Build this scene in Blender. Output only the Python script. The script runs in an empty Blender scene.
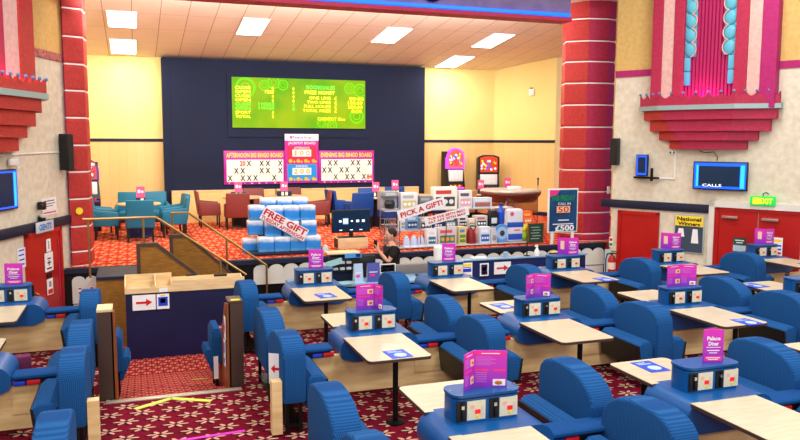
import bpy, bmesh, math, random
from mathutils import Vector, Matrix
random.seed(7)
PI = math.pi
sc = bpy.context.scene
COL = sc.collection

# ------------------------------------------------------------------ colour / material helpers
def lin(c):
    f = lambda v: v/12.92 if v <= 0.04045 else ((v+0.055)/1.055)**2.4
    return tuple(f(x/255.0) for x in c)+(1.0,)

MATS = {}
def mat(name, rgb, rough=0.6, metal=0.0, emit=0.0, spec=0.4):
    if name in MATS: return MATS[name]
    m = bpy.data.materials.new(name); m.use_nodes = True
    b = m.node_tree.nodes['Principled BSDF']
    b.inputs['Base Color'].default_value = lin(rgb)
    b.inputs['Roughness'].default_value = rough
    b.inputs['Metallic'].default_value = metal
    b.inputs['Specular IOR Level'].default_value = spec
    if emit:
        b.inputs['Emission Color'].default_value = lin(rgb)
        b.inputs['Emission Strength'].default_value = emit
    MATS[name] = m
    return m

class G:
    """tiny node-expression helper"""
    def __init__(s, m): s.t = m.node_tree; s.b = s.t.nodes['Principled BSDF']
    def n(s, k): return s.t.nodes.new(k)
    def put(s, sock, v):
        if hasattr(v, 'links'): s.t.links.new(v, sock)
        else: sock.default_value = v
    def m(s, op, a, b=None, c=None):
        x = s.n('ShaderNodeMath'); x.operation = op
        for i, v in enumerate((a, b, c)):
            if v is not None: s.put(x.inputs[i], v)
        return x.outputs[0]
    def xyz(s, kind='Object'):
        tc = s.n('ShaderNodeTexCoord'); sp = s.n('ShaderNodeSeparateXYZ')
        s.t.links.new(tc.outputs[kind], sp.inputs[0]); s.vec = tc.outputs[kind]
        return sp.outputs
    def mix(s, f, a, b):
        x = s.n('ShaderNodeMix'); x.data_type = 'RGBA'
        s.put(x.inputs[0], f)
        s.put(x.inputs[6], lin(a) if isinstance(a, tuple) else a)
        s.put(x.inputs[7], lin(b) if isinstance(b, tuple) else b)
        return x.outputs[2]
    def noise(s, scale, vscale=(1, 1, 1), detail=3):
        tc = s.n('ShaderNodeTexCoord'); mp = s.n('ShaderNodeMapping'); mp.inputs['Scale'].default_value = vscale
        s.t.links.new(tc.outputs['Object'], mp.inputs[0])
        x = s.n('ShaderNodeTexNoise'); x.inputs['Scale'].default_value = scale; x.inputs['Detail'].default_value = detail
        s.t.links.new(mp.outputs[0], x.inputs['Vector']); return x.outputs[0]
    def bump(s, h, strength=0.2, dist=0.01):
        x = s.n('ShaderNodeBump'); x.inputs['Strength'].default_value = strength; x.inputs['Distance'].default_value = dist
        s.t.links.new(h, x.inputs['Height']); s.t.links.new(x.outputs[0], s.b.inputs['Normal'])
    def col(s, c): s.t.links.new(c, s.b.inputs['Base Color'])

def ramp01(g, v, lo, hi):
    x = g.n('ShaderNodeMapRange'); g.put(x.inputs[0], v); x.inputs[1].default_value = lo; x.inputs[2].default_value = hi
    return x.outputs[0]

def noisy(name, a, b, scale, vs=(1, 1, 1), rough=0.7, bump=0.0, lo=.35, hi=.65):
    m = mat(name, a, rough); g = G(m)
    n = g.noise(scale, vs); g.col(g.mix(ramp01(g, n, lo, hi), a, b))
    if bump: g.bump(n, bump)
    return m

def fabric(name, a, b, k=75):
    m = mat(name, a, 0.9, spec=0.15); g = G(m); x, y, z = g.xyz()[:3]
    u = g.m('MULTIPLY', g.m('ADD', x, y), k); v = g.m('MULTIPLY', z, k)
    p = g.m('MULTIPLY', g.m('SINE', g.m('ADD', u, v)), g.m('SINE', g.m('SUBTRACT', u, v)))
    f = ramp01(g, p, 0.1, 0.5); g.col(g.mix(f, a, b)); g.bump(p, 0.12, 0.003)
    return m

def carpet(name, base, motif, dark, sx, sy, alt=None, R0=.40, PW=1.6):
    m = mat(name, base, 0.95, spec=0.1); g = G(m); x, y, z = g.xyz()[:3]
    def star(ox, oy, rr, rot):
        yy = g.m('DIVIDE', g.m('ADD', y, oy), sy); row = g.m('FLOOR', yy)
        xx = g.m('ADD', g.m('DIVIDE', g.m('ADD', x, ox), sx), g.m('MULTIPLY', row, 0.5))
        u = g.m('SUBTRACT', g.m('FRACT', xx), 0.5); v = g.m('SUBTRACT', g.m('FRACT', yy), 0.5)
        r = g.m('SQRT', g.m('ADD', g.m('MULTIPLY', u, u), g.m('MULTIPLY', v, v)))
        th = g.m('ADD', g.m('ARCTAN2', v, u), rot)
        pet = g.m('ABSOLUTE', g.m('COSINE', g.m('MULTIPLY', th, 3.0)))
        pet = g.m('MULTIPLY', g.m('POWER', pet, PW), rr)
        return g.m('MULTIPLY', g.m('LESS_THAN', r, pet), g.m('GREATER_THAN', r, 0.1))
    nb = g.noise(3.0); c = g.mix(ramp01(g, nb, .3, .7), base, alt or base)
    c = g.mix(star(.022, .02, R0+.02, .1), c, dark)
    c = g.mix(star(0, 0, R0, .1), c, motif)
    g.col(c)
    return m

def planks(name, a, b, pitch, line=(150, 105, 50), axis=0, rough=0.45):
    m = mat(name, a, rough); g = G(m); s = g.xyz()
    p = g.m('DIVIDE', g.m('ADD', s[axis], 50.0), pitch); fr = g.m('FRACT', p)
    wn = g.n('ShaderNodeTexWhiteNoise'); wn.noise_dimensions = '1D'; g.put(wn.inputs['W'], g.m('FLOOR', p))
    n = g.noise(6, (6, 6, .5))
    c = g.mix(g.m('MULTIPLY', g.m('ADD', wn.outputs['Value'], n), .5), a, b)
    c = g.mix(g.m('MULTIPLY', g.m('LESS_THAN', fr, .04), .5), c, line); g.col(c)
    return m

def grad(name, lo, hi, z0, z1, rough=0.35):
    """a printed card whose ink runs from one colour to another"""
    m = mat(name, lo, rough); g = G(m); z = g.xyz()[2]
    g.col(g.mix(ramp01(g, z, z0, z1), lo, hi)); return m

# ------------------------------------------------------------------ mesh builder
FONT_CACHE = {}
def text_verts(body, bold=0):
    if (body, bold) in FONT_CACHE: return FONT_CACHE[body, bold]
    cu = bpy.data.curves.new('lettering', 'FONT'); cu.body = body; cu.size = 1; cu.resolution_u = 2
    cu.offset = 0.035 if bold else 0.010; cu.extrude = 0.0
    o = bpy.data.objects.new('lettering', cu); COL.objects.link(o)
    dg = bpy.context.evaluated_depsgraph_get(); dg.update()
    me = bpy.data.meshes.new_from_object(o.evaluated_get(dg))
    vs = [v.co.copy() for v in me.vertices]; fs = [list(p.vertices) for p in me.polygons]
    bpy.data.objects.remove(o); bpy.data.curves.remove(cu); bpy.data.meshes.remove(me)
    FONT_CACHE[body, bold] = (vs, fs); return vs, fs

class B:
    def __init__(s): s.bm = bmesh.new(); s.mi = 0
    def mark(s, fs, m):
        for f in fs: f.material_index = m
    def box(s, x0, x1, y0, y1, z0, z1, m=0, b=0.0, seg=2):
        t = bmesh.new(); bmesh.ops.create_cube(t, size=1)
        for v in t.verts:
            v.co = Vector(((x0+x1)/2+v.co.x*(x1-x0), (y0+y1)/2+v.co.y*(y1-y0), (z0+z1)/2+v.co.z*(z1-z0)))
        if b > 0: bmesh.ops.bevel(t, geom=t.edges[:], offset=b, segments=seg, affect='EDGES', profile=.5)
        return s.merge(t, m)
    def merge(s, t, m=0, mtx=None):
        if mtx is not None: bmesh.ops.transform(t, matrix=mtx, verts=t.verts[:])
        s.mark(t.faces, m)
        me = bpy.data.meshes.new('t'); t.to_mesh(me); t.free()
        s.bm.from_mesh(me); bpy.data.meshes.remove(me)
        return s
    def prism(s, pts, axis, a0, a1, m=0, b=0.0, seg=3):
        """polygon pts in the two other axes, extruded along axis"""
        t = bmesh.new()
        def P(p, a): return {'x': (a, p[0], p[1]), 'y': (p[0], a, p[1]), 'z': (p[0], p[1], a)}[axis]
        va = [t.verts.new(P(p, a0)) for p in pts]; vb = [t.verts.new(P(p, a1)) for p in pts]
        t.faces.new(va); t.faces.new(vb[::-1]); n = len(pts)
        for i in range(n): t.faces.new((va[i], vb[i], vb[(i+1) % n], va[(i+1) % n]))
        bmesh.ops.recalc_face_normals(t, faces=t.faces[:])
        if b > 0:
            caps = [e for e in t.edges if len(e.link_faces) == 2 and any(len(f.verts) == n for f in e.link_faces)] if n > 4 else t.edges[:]
            bmesh.ops.bevel(t, geom=caps, offset=b, segments=seg, affect='EDGES', profile=.5)
        return s.merge(t, m)
    def cyl(s, p, q, r, r2=None, n=14, m=0):
        p = Vector(p); q = Vector(q); d = q-p; t = bmesh.new()
        bmesh.ops.create_cone(t, cap_ends=True, segments=n, radius1=r, radius2=r if r2 is None else r2, depth=d.length)
        rot = d.to_track_quat('Z', 'Y').to_matrix().to_4x4()
        return s.merge(t, m, Matrix.Translation((p+q)/2) @ rot)
    def ball(s, c, r, sc=(1, 1, 1), n=12, m=0):
        t = bmesh.new(); bmesh.ops.create_uvsphere(t, u_segments=n, v_segments=max(6, n*2//3), radius=r)
        return s.merge(t, m, Matrix.Translation(c) @ Matrix.Diagonal((*sc, 1)))
    def tube(s, pts, r, n=10, m=0):
        for a, b in zip(pts, pts[1:]): s.cyl(a, b, r, n=n, m=m)
        for p in pts[1:-1]: s.ball(p, r, n=n, m=m)
        return s
    def lathe(s, prof, c=(0, 0, 0), n=24, m=0):
        t = bmesh.new(); rings = []
        for r, z in prof:
            rings.append([t.verts.new((c[0]+max(r, .0005)*math.cos(2*PI*i/n), c[1]+max(r, .0005)*math.sin(2*PI*i/n), c[2]+z)) for i in range(n)])
        for a, b in zip(rings, rings[1:]):
            for i in range(n): t.faces.new((a[i], a[(i+1) % n], b[(i+1) % n], b[i]))
        t.faces.new(rings[0][::-1]); t.faces.new(rings[-1])
        bmesh.ops.recalc_face_normals(t, faces=t.faces[:])
        return s.merge(t, m)
    def quad(s, pts, m=0):
        f = s.bm.faces.new([s.bm.verts.new(p) for p in pts]); f.material_index = m; return s
    def text(s, body, cx, cz, w, h, y=0.0, m=0, th=0.002, rot=0.0, bold=0):
        """raised lettering facing -Y, fitted in a box w x h centred at cx, cz"""
        vs, fs = text_verts(body, bold)
        xs = [v.x for v in vs]; ys = [v.y for v in vs]
        x0, x1, y0, y1 = min(xs), max(xs), min(ys), max(ys)
        t = bmesh.new(); nv = []
        c, sn = math.cos(rot), math.sin(rot)
        for v in vs:
            a = ((v.x-x0)/(x1-x0)-.5)*w; b = ((v.y-y0)/(y1-y0)-.5)*h
            nv.append(t.verts.new((cx+a*c-b*sn, y-th, cz+a*sn+b*c)))
        for f in fs:
            try: t.faces.new([nv[i] for i in f])
            except ValueError: pass
        return s.merge(t, m)
    def turn(s, mtx): bmesh.ops.transform(s.bm, matrix=mtx, verts=s.bm.verts[:]); return s
    def build(s, name, mats, parent=None, smooth=True, ang=0.6, loc=None, rz=0.0):
        me = bpy.data.meshes.new(name); s.bm.to_mesh(me); s.bm.free()
        for m in (mats if isinstance(mats, (list, tuple)) else [mats]): me.materials.append(m)
        if smooth:
            me.polygons.foreach_set('use_smooth', [True]*len(me.polygons)); me.set_sharp_from_angle(angle=ang)
        o = bpy.data.objects.new(name, me); COL.objects.link(o)
        if parent is not None: o.parent = parent
        if loc is not None: o.location = loc
        o.rotation_euler = (0, 0, rz)
        return o

def tag(o, label, cat, group=None):
    o['label'] = label; o['category'] = cat
    if group: o['group'] = group
    return o
def thing(name, label, cat, loc=(0, 0, 0), rz=0.0, group=None):
    o = bpy.data.objects.new(name, None); COL.objects.link(o); o.location = loc; o.rotation_euler = (0, 0, rz)
    o.empty_display_size = .1
    return tag(o, label, cat, group)
def struct(o): o['kind'] = 'structure'; return o
def dup(root, loc, rz, label, group=None):
    def cp(o, par):
        c = o.copy(); COL.objects.link(c)
        if par is not None: c.parent = par
        for ch in KIDS.get(o.name, []): cp(ch, c)
        return c
    r = cp(root, None); r.location = loc; r.rotation_euler = (0, 0, rz); r['label'] = label
    if group: r['group'] = group
    return r
KIDS = {}
def freeze(root):
    """remember the parts of a prototype so that it can be copied"""
    for o in bpy.data.objects:
        if o.parent is not None: 
            l = KIDS.setdefault(o.parent.name, [])
            if o not in l: l.append(o)
    return root

# ------------------------------------------------------------------ materials
blue_fab = fabric('blue_weave', (16, 66, 122), (36, 94, 150), 210)
blue_lam = mat('blue_laminate', (12, 80, 144), 0.35)
blue_pad = fabric('blue_padding', (15, 66, 124), (30, 88, 148), 170)
ply = noisy('birch_ply', (236, 206, 152), (220, 184, 126), 3, (1, 1, 7), 0.5)
ply_pale = noisy('pale_wood', (232, 206, 160), (216, 184, 132), 3, (1, 1, 7), 0.5)
laminate = noisy('beige_laminate', (206, 191, 164), (196, 179, 151), 5, (1, 6, 1), 0.3)
darkedge = mat('dark_edge', (70, 52, 44), .5)
black = mat('black_plastic', (14, 15, 18), .45)
blackm = mat('black_steel', (10, 10, 12), .4, .3)
navy = noisy('navy_board', (6, 12, 58), (9, 16, 68), 2, rough=.5)
navyd = noisy('dark_navy', (6, 20, 50), (8, 23, 56), 1.5, rough=.8)
navytrim = mat('navy_trim', (14, 22, 50), .6)
cream = noisy('cream_roughcast', (224, 216, 196), (210, 200, 176), 9, rough=.9, bump=.25)
tan = noisy('tan_plaster', (214, 180, 112), (204, 168, 98), 12, rough=.9, bump=.15)
yellow = noisy('yellow_paint', (240, 220, 146), (236, 214, 136), .8, rough=.75)
dado = planks('timber_dado', (238, 202, 136), (230, 190, 118), .22, (212, 166, 96))
dadopanel = noisy('timber_panel', (238, 204, 138), (230, 192, 120), 2, (1, 1, 9), .4)
reddoor = noisy('red_gloss', (178, 26, 22), (168, 22, 18), 2, rough=.35)
crimson = noisy('crimson_paint', (164, 26, 62), (178, 36, 74), 20, rough=.6)
brickred = noisy('red_paint', (186, 48, 40), (170, 38, 34), 22, rough=.6)
magenta = noisy('magenta_paint', (164, 18, 96), (176, 26, 106), 18, rough=.6)
fluted = mat('fluted_magenta', (168, 20, 84), .5)
pinkcream = noisy('pink_cream_paint', (222, 180, 168), (210, 164, 156), 15, rough=.7)
turq = mat('turquoise_paint', (90, 178, 200), .5)
silver = mat('silver_paint', (150, 172, 172), .45, .2)
white = mat('white_plastic', (236, 236, 232), .5)
paper = mat('white_paper', (238, 238, 240), .8)
offwhite = noisy('off_white_paint', (222, 220, 212), (212, 210, 200), 4, rough=.8)
gold = mat('brass', (176, 140, 84), .35, .9)
chrome = mat('chrome', (200, 200, 205), .25, 1.0)
brownboard = noisy('brown_carpet_board', (150, 102, 34), (128, 84, 24), 4, (2, 2, 14), .8)
brownvinyl = mat('dark_brown_vinyl', (74, 54, 46), .45)
woodbrown = noisy('varnished_wood', (150, 82, 36), (130, 66, 26), 4, (8, 8, 1), .4)
teal = mat('teal_vinyl', (16, 108, 138), .5)
maroon = mat('maroon_vinyl', (122, 50, 44), .5)
bluevin = mat('blue_vinyl', (16, 66, 140), .5)
tanvin = mat('tan_vinyl', (196, 150, 90), .5)
tabletan = noisy('table_tan', (206, 172, 124), (196, 160, 112), 4, rough=.4)
pinkcard = mat('pink_card', (240, 90, 150), .5)
redink = mat('red_ink', (206, 24, 40), .5)
blueink = mat('blue_ink', (20, 60, 200), .5)
greenink = mat('green_ink', (20, 140, 70), .5)
yellowink = mat('yellow_ink', (246, 214, 40), .5)
blackink = mat('black_ink', (18, 18, 20), .6)
glow_blue = mat('screen_blue', (12, 80, 250), .4, emit=1.5)
glow_cyan = mat('screen_cyan', (40, 170, 250), .4, emit=1.2)
screen_dark = mat('screen_dark', (8, 34, 60), .2, emit=.5)
glow_white = mat('screen_white', (230, 236, 240), .4, emit=1.0)
led_blue = mat('led_blue', (0, 80, 255), .4, emit=3.0)
lamp = mat('lamp_diffuser', (255, 253, 248), .4, emit=6.0)
menu_mat = grad('menu_ink', (138, 44, 186), (222, 52, 184), .0, .27)
pinkbar = mat('menu_pink', (236, 50, 140), .4)
skin = mat('skin', (206, 150, 126), .6)
hair = mat('hair', (34, 26, 22), .7)

# ------------------------------------------------------------------ camera
cd = bpy.data.cameras.new('camera'); cam = bpy.data.objects.new('camera', cd); COL.objects.link(cam)
cd.sensor_width = 36; cd.lens = 753.17/800*36; cd.clip_end = 200
yaw, pit, roll = .3392, .1045, .0033
F = Vector((math.sin(yaw)*math.cos(pit), math.cos(yaw)*math.cos(pit), -math.sin(pit)))
R = Vector((math.cos(yaw), -math.sin(yaw), 0)); U = R.cross(F)
R2 = R*math.cos(roll)+U*math.sin(roll); U2 = U*math.cos(roll)-R*math.sin(roll)
mx = Matrix((R2, U2, -F)).transposed().to_4x4(); mx.translation = (0, 0, 3.0)
cam.matrix_world = mx; sc.camera = cam

# ------------------------------------------------------------------ setting
FZ = 0.39          # floor of the raised seating tier
LZ = -0.30         # floor below the stage
SZ = 0.85          # stage floor
SY = 13.6          # stage front
BY = 20.8          # stage back wall
car_main = carpet('crimson_carpet', (118, 8, 34), (204, 158, 134), (40, 6, 18), .29, .21, (100, 6, 30))
car_pit = carpet('ramp_carpet', (160, 24, 38), (214, 150, 116), (96, 10, 24), .155, .13, (150, 20, 36))
car_stage = carpet('stage_carpet', (198, 50, 26), (224, 150, 108), (140, 20, 10), .34, .34, (184, 40, 20), .45, 1.0)

b = B()
b.box(-4.5, -.30, 1, 10.75, FZ-.2, FZ); b.box(-.30, .95, 1, 7.86, FZ-.2, FZ); b.box(.95, 14, 1, 10.75, FZ-.2, FZ)
struct(b.build('floor', car_main, smooth=False))
b = B(); b.prism([(7.86, FZ-.03), (10.9, LZ+.02), (14, LZ), (14, LZ-.2), (7.86, LZ-.2)], 'x', -.3, .95)
struct(b.build('floor_ramp', car_pit, smooth=False))
b = B(); b.box(-4.5, -.30, 10.75, SY+.5, LZ-.2, LZ); b.box(.95, 14, 10.75, SY+.5, LZ-.2, LZ)
struct(b.build('floor_lower', car_pit, smooth=False))
b = B(); b.box(-.34, 1.0, 7.80, 7.88, FZ-.04, FZ+.012, b=.005)
tag(b.build('step_nosing', mat('nosing_metal', (200, 188, 168), .4, .5)), 'pale metal nosing strip across the aisle at the top of the ramp', 'floor strip')
b = B(); b.box(-2.6, 13.5, SY+.06, BY+.3, SZ-.15, SZ)
struct(b.build('floor_stage', car_stage, smooth=False))

# stage back wall, left wall and right walls (yellow over timber dado)
def wallrun(name, p, q, zs, thick=.12):
    """wall standing from p to q with horizontal bands; its room side is on the right of p->q"""
    d = Vector((q[0]-p[0], q[1]-p[1], 0)); L = d.length; a = math.atan2(d.y, d.x)
    o0 = None
    for i, (z0, z1, m, out) in enumerate(zs):
        bb = B(); bb.box(0, L, -out, thick, z0, z1)
        o = bb.build(name if i == 0 else ('trim_rail' if out > .01 else 'panelling'), m, parent=o0, loc=(p[0], p[1], 0) if i == 0 else None, rz=a if i == 0 else 0, smooth=False)
        if i == 0: struct(o); o0 = o
    return o0
DZ = 3.0
bands = [(SZ, 6.6, yellow, 0.0), (SZ, DZ-.04, dado, .006), (DZ-.04, DZ+.04, navytrim, .02), (SZ, SZ+.11, navytrim, .02)]
wallrun('wall_back', (-2.3, BY), (10.35, BY), bands)
wallrun('wall_stage_right', (10.35, BY), (11.35, 18.9), bands)
wallrun('wall_stage_end', (11.35, 18.9), (13.6, 18.5), [(SZ, 6.6, noisy('cream_paint', (240, 226, 178), (236, 220, 168), 1), 0)])
wallrun('wall_stage_left', (-2.3, 13.9), (-2.3, BY), bands)
wallrun('wall_stage_wing', (13.5, 18.6), (13.5, 13.0), [(SZ, 6.6, yellow, 0)])
# stage ceiling: tiled and falling to the back
m = mat('ceiling_tile', (222, 196, 164), .8); g = G(m); x, y, z = g.xyz()[:3]
fx = g.m('FRACT', g.m('DIVIDE', g.m('ADD', x, 30.19), .56)); fy = g.m('FRACT', g.m('DIVIDE', g.m('ADD', y, 30), 1.2))
ln = g.m('MAXIMUM', g.m('LESS_THAN', fx, .022), g.m('MULTIPLY', g.m('LESS_THAN', fy, .012), .6))
g.col(g.mix(ln, g.mix(ramp01(g, g.noise(1.2), .3, .7), (242, 226, 206), (236, 218, 196)), (160, 126, 84)))
CS = .12
def cz(y): return 5.13+CS*(BY-y)
b = B(); b.prism([(13.3, cz(13.3)), (BY+.2, cz(BY+.2)), (BY+.2, cz(BY)+.3), (13.3, cz(13.3)+.3)], 'x', -2.4, 13.6)
struct(b.build('ceiling', m, smooth=False))

# proscenium header
b = B(); b.box(-1.2, 8.24, 13.25, 13.6, 5.42, 7.4, m=1); b.box(-1.2, 8.24, 13.2, 13.6, 5.36, 5.43, m=0)
struct(b.build('wall_header', [crimson, noisy('mauve_plaster', (120, 104, 140), (108, 92, 130), 5)], smooth=False))
b = B(); b.box(-.9, 8.2, 13.19, 13.25, 5.445, 5.50)
tag(b.build('led_strip', led_blue, smooth=False), 'glowing blue light strip along the bottom of the proscenium header', 'light strip')
b = B(); b.lathe([(0, 0), (.22, 0), (.24, .03), (.2, .07), (0, .07)], (0, 0, 0)); b.lathe([(.0, -.02), (.1, -.02), (.1, 0), (0, 0)], m=1)
b.turn(Matrix.Rotation(PI/2, 4, 'X'))
tag(b.build('header_emblem', [blackm, gold], loc=(5.28, 13.24, 5.79)), 'dark round fitting on the header above the blue light strip', 'fitting')

# side walls of the hall
LA = math.radians(20); RA = math.radians(-29)
LP = Vector((-1.1, 13.8, 0)); RP = Vector((9.25, 13.0, 0))
LD = Vector((-math.sin(LA), -math.cos(LA), 0)); RD = Vector((-math.sin(RA), -math.cos(RA), 0))
LRZ = PI/2-LA; RRZ = -(PI/2+RA)
def LW(u, z, off=0.0): p = LP+LD*u+Vector((math.sin(LRZ), -math.cos(LRZ), 0))*off; return (p.x, p.y, z)
def RW(u, z, off=0.0): p = RP+RD*u+Vector((math.sin(RRZ), -math.cos(RRZ), 0))*off; return (p.x, p.y, z)
# local x of a left-wall frame runs towards the stage, of a right-wall frame away from it
def hallwall(name, base, rz, x0, x1):
    bb = B(); bb.box(x0, x1, 0, .15, LZ-.1, 4.30); o = struct(bb.build(name, cream, loc=base, rz=rz, smooth=False))
    bb = B(); bb.box(x0, x1, 0, .15, 4.30, 8.5); bb.build('upper_wall', tan, parent=o, smooth=False)
    bb = B(); bb.box(x0, x1, -.02, .0, 4.28, 4.41); bb.build('band', [magenta if name.endswith('right') else noisy('speckled_band', (140, 44, 50), (196, 130, 120), 30)], parent=o, smooth=False)
    return o
hallwall('wall_left', LP, LRZ, -9, .25); hallwall('wall_right', RP, RRZ, -.08, 9)
bb = B(); bb.box(-2.6, .22, -.07, 0, 1.59, 1.74, b=.02); struct(bb.build('trim_left', navytrim, loc=LP, rz=LRZ))
bb = B(); bb.box(-.3, 2.0, -.05, 0, 1.67, 1.83, b=.01); struct(bb.build('trim_right', navytrim, loc=RP, rz=RRZ))

# pillars
def pillar(name, pts, zs, mats, capm):
    root = bpy.data.objects.new(name, None); COL.objects.link(root); struct(root); root.location = (0, 0, 0)
    cx = sum(p[0] for p in pts)/len(pts); cy = sum(p[1] for p in pts)/len(pts)
    def ring(s): return [(cx+(p[0]-cx)*s, cy+(p[1]-cy)*s) for p in pts]
    bb = B(); bb.prism(ring(.965), 'z', zs[0], zs[-1]); bb.build('seam', white, root, smooth=False)
    for z0, z1 in zip(zs, zs[1:]):
        t = bmesh.new(); rows = []
        for s, z in ((.97, z0+.012), (1.0, z0+.05), (1.0, z1-.05), (.97, z1-.012)):
            rows.append([t.verts.new((p[0], p[1], z)) for p in ring(s)])
        n = len(pts)
        for a, c in zip(rows, rows[1:]):
            for i in range(n):
                f = t.faces.new((a[i], a[(i+1) % n], c[(i+1) % n], c[i])); f.material_index = mats[1][i]  # face colour mixes the paint with coloured light falling on that side
        t.faces.new(rows[0][::-1]); t.faces.new(rows[-1])
        bmesh.ops.recalc_face_normals(t, faces=t.faces[:])
        bb = B(); me = bpy.data.meshes.new('t'); t.to_mesh(me); t.free(); bb.bm.from_mesh(me)
        bb.build('cushion_block', mats[0], root, smooth=False)
    return root
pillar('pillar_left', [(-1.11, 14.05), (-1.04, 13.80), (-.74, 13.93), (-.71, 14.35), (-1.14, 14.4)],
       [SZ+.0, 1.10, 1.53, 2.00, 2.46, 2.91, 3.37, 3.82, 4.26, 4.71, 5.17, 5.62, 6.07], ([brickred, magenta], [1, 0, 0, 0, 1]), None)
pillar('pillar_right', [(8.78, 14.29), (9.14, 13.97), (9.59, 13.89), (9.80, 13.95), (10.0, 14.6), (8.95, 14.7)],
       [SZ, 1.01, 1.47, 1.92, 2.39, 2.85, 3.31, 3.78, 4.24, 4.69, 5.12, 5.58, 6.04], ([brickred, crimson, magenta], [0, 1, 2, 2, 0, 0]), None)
bb = B(); bb.lathe([(0, 0), (.06, 0), (.06, .012), (0, .012)], n=20); bb.turn(Matrix.Rotation(PI/2, 4, 'X'))
tag(bb.build('pillar_disc', yellowink, loc=(-.90, 13.83, 1.80), rz=.4), 'round yellow disc on the red pillar left of the stage', 'disc')

# ------------------------------------------------------------------ stage front
def scallops(name, x0, x1, y, z0, z1, pitch, label):
    n = max(1, round((x1-x0)/pitch)); w = (x1-x0)/n; pts = [(x0, z0)]
    top = []
    for i in range(n):
        for k in range(9):
            a = PI-PI*k/8; top.append((x0+w*(i+.5)+w*.5*math.cos(a), z1-.5*w*.75+w*.375*math.sin(a)))
    bb = B(); bb.prism([(x0, z0)]+top+[(x1, z0)], 'y', y-.03, y)
    return tag(bb.build(name, offwhite, smooth=False), label, 'panel')
b = B(); b.box(-1.2, 9.45, SY, SY+.1, LZ, SZ)
struct(b.build('wall_stage_front', blackm, smooth=False))
b = B(); b.box(-1.15, -.6, SY-.06, SY+.08, .765, SZ+.01, b=.01); b.box(1.05, 9.45, SY-.06, SY+.08, .765, SZ+.01, b=.01)
struct(b.build('trim_stage', navytrim, smooth=False))
scallops('scalloped_panel', 1.98, 9.4, SY-.02, .40, .76, .27, 'long cream scalloped panel along the stage front')
scallops('scalloped_panel', -1.04, -.63, SY-.02, .26, .72, .205, 'short cream scalloped panel at the stage front beside the red door')
b = B(); b.box(5, 9.4, SY-.03, SY, -.25, .38); tag(b.build('skirting_panel', offwhite, smooth=False), 'plain white board below the scallops at the right of the stage', 'panel')
b = B(); b.box(-1.03, -.64, SY-.03, SY, -.25, .24); tag(b.build('skirting_panel', offwhite, smooth=False), 'plain white board below the short scalloped panel', 'panel')
for i, x in enumerate((-.92, -.74)):
    b = B(); b.box(x-.035, x+.035, SY-.058, SY-.05, .42, .54); b.box(x-.025, x+.025, SY-.06, SY-.056, .50, .53, m=1); b.box(x-.025, x+.025, SY-.06, SY-.056, .43, .46, m=2)
    tag(b.build('safety_sticker', [paper, redink, greenink]), ('left' if i == 0 else 'right')+' small sticker on the short scalloped panel', 'sticker')

# ------------------------------------------------------------------ stage: feature wall and boards
b = B(); b.box(.74, 7.97, 20.45, BY-.01, SZ, 5.11, b=.02); b.box(.95, 7.75, 20.43, 20.46, SZ, 4.95)
struct(b.build('wall_feature', navyd, smooth=False))
scr = thing('led_display', 'large green led bingo results display on the dark wall', 'display', (2.49, 20.42, 3.34))
b = B(); b.box(-.12, 3.77, -.02, 0.01, -.25, 1.45); b.build('surround', navyd, scr, smooth=False)
m = mat('led_green', (140, 200, 10), .5, emit=1.15, spec=.1); g = G(m)
c = g.mix(ramp01(g, g.noise(1.1), .35, .65), (104, 176, 4), (164, 192, 8)); g.t.links.new(c, g.b.inputs['Emission Color']); g.b.inputs['Base Color'].default_value = lin((30, 50, 5))
b = B(); b.box(0, 3.65, -.07, -.02, 0, 1.32); b.build('screen', m, scr, smooth=False)
ledy = mat('led_yellow', (255, 226, 20), .3, emit=1.0); ledg = mat('led_lime', (90, 250, 20), .3, emit=.8)
b = B(); T = lambda s, x, z, w, h=.085, mm=0: b.text(s, x, z, w, h, -.072, mm)
for i, s in enumerate(('CLOSE', 'OPEN', 'CLOSE', 'OPEN', 'CLOSE', 'OPEN', 'SPORT', 'TOTAL')):
    T(s, .28, 1.05-i*.108, .40, .078, 1 if i in (4, 5) else 0); T('0', 1.07, 1.05-i*.108, .05, .08, 1 if i in (4, 5) else 0)
    if i < 6: T('0', 1.63, 1.05-i*.108, .05, .08, 1 if i in (4, 5) else 0)
T('7327', .98, .95, .26, .09); T('110627', .90, .63, .42, .08, 1); T('110627', .90, .53, .42, .08, 1)
T('BOOKSALES', 2.38, 1.10, .80, .10, 1); T('PRIZE MONEY', 2.36, .965, .84, .10)
for i, (s, w, v) in enumerate((('ONE LINE', .60, '80:00'), ('TWO LINES', .66, '100:00'), ('FULL HOUSE', .74, '200:00'), ('TOTAL PRIZE', .78, '0:00'))):
    T(s, 2.66-w/2, .82-i*.115, w, .08); T('£', 2.80, .82-i*.115, .07, .09); T(v, 3.36-(0 if len(v) > 5 else -.04), .82-i*.115, .42 if len(v) > 4 else .3, .095)
T('CASHPOT Blue', 2.68, .255, .78, .085)
b.build('lettering', [ledy, ledg], scr, smooth=False)
b = B()
for x, z, r in ((.35, 1.05, .26), (.85, 1.12, .14), (1.1, 1.2, .16), (1.35, 1.14, .14), (3.2, 1.1, .15), (3.5, 1.05, .18), (2.4, .14, .12), (2.7, .08, .14), (3.4, .34, .2)):
    for rr in (r, r*.5):
        t = bmesh.new(); n = 24
        o_ = [t.verts.new((x+rr*math.cos(2*PI*i/n), -.0706, z+rr*math.sin(2*PI*i/n))) for i in range(n)]
        i_ = [t.verts.new((x+rr*.84*math.cos(2*PI*i/n), -.0706, z+rr*.84*math.sin(2*PI*i/n))) for i in range(n)]
        for i in range(n):
            if all(0 < v.co.x < 3.65 and 0 < v.co.z < 1.32 for v in (o_[i], o_[(i+1) % n])):
                t.faces.new((o_[i], o_[(i+1) % n], i_[(i+1) % n], i_[i]))
        b.merge(t)
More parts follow.
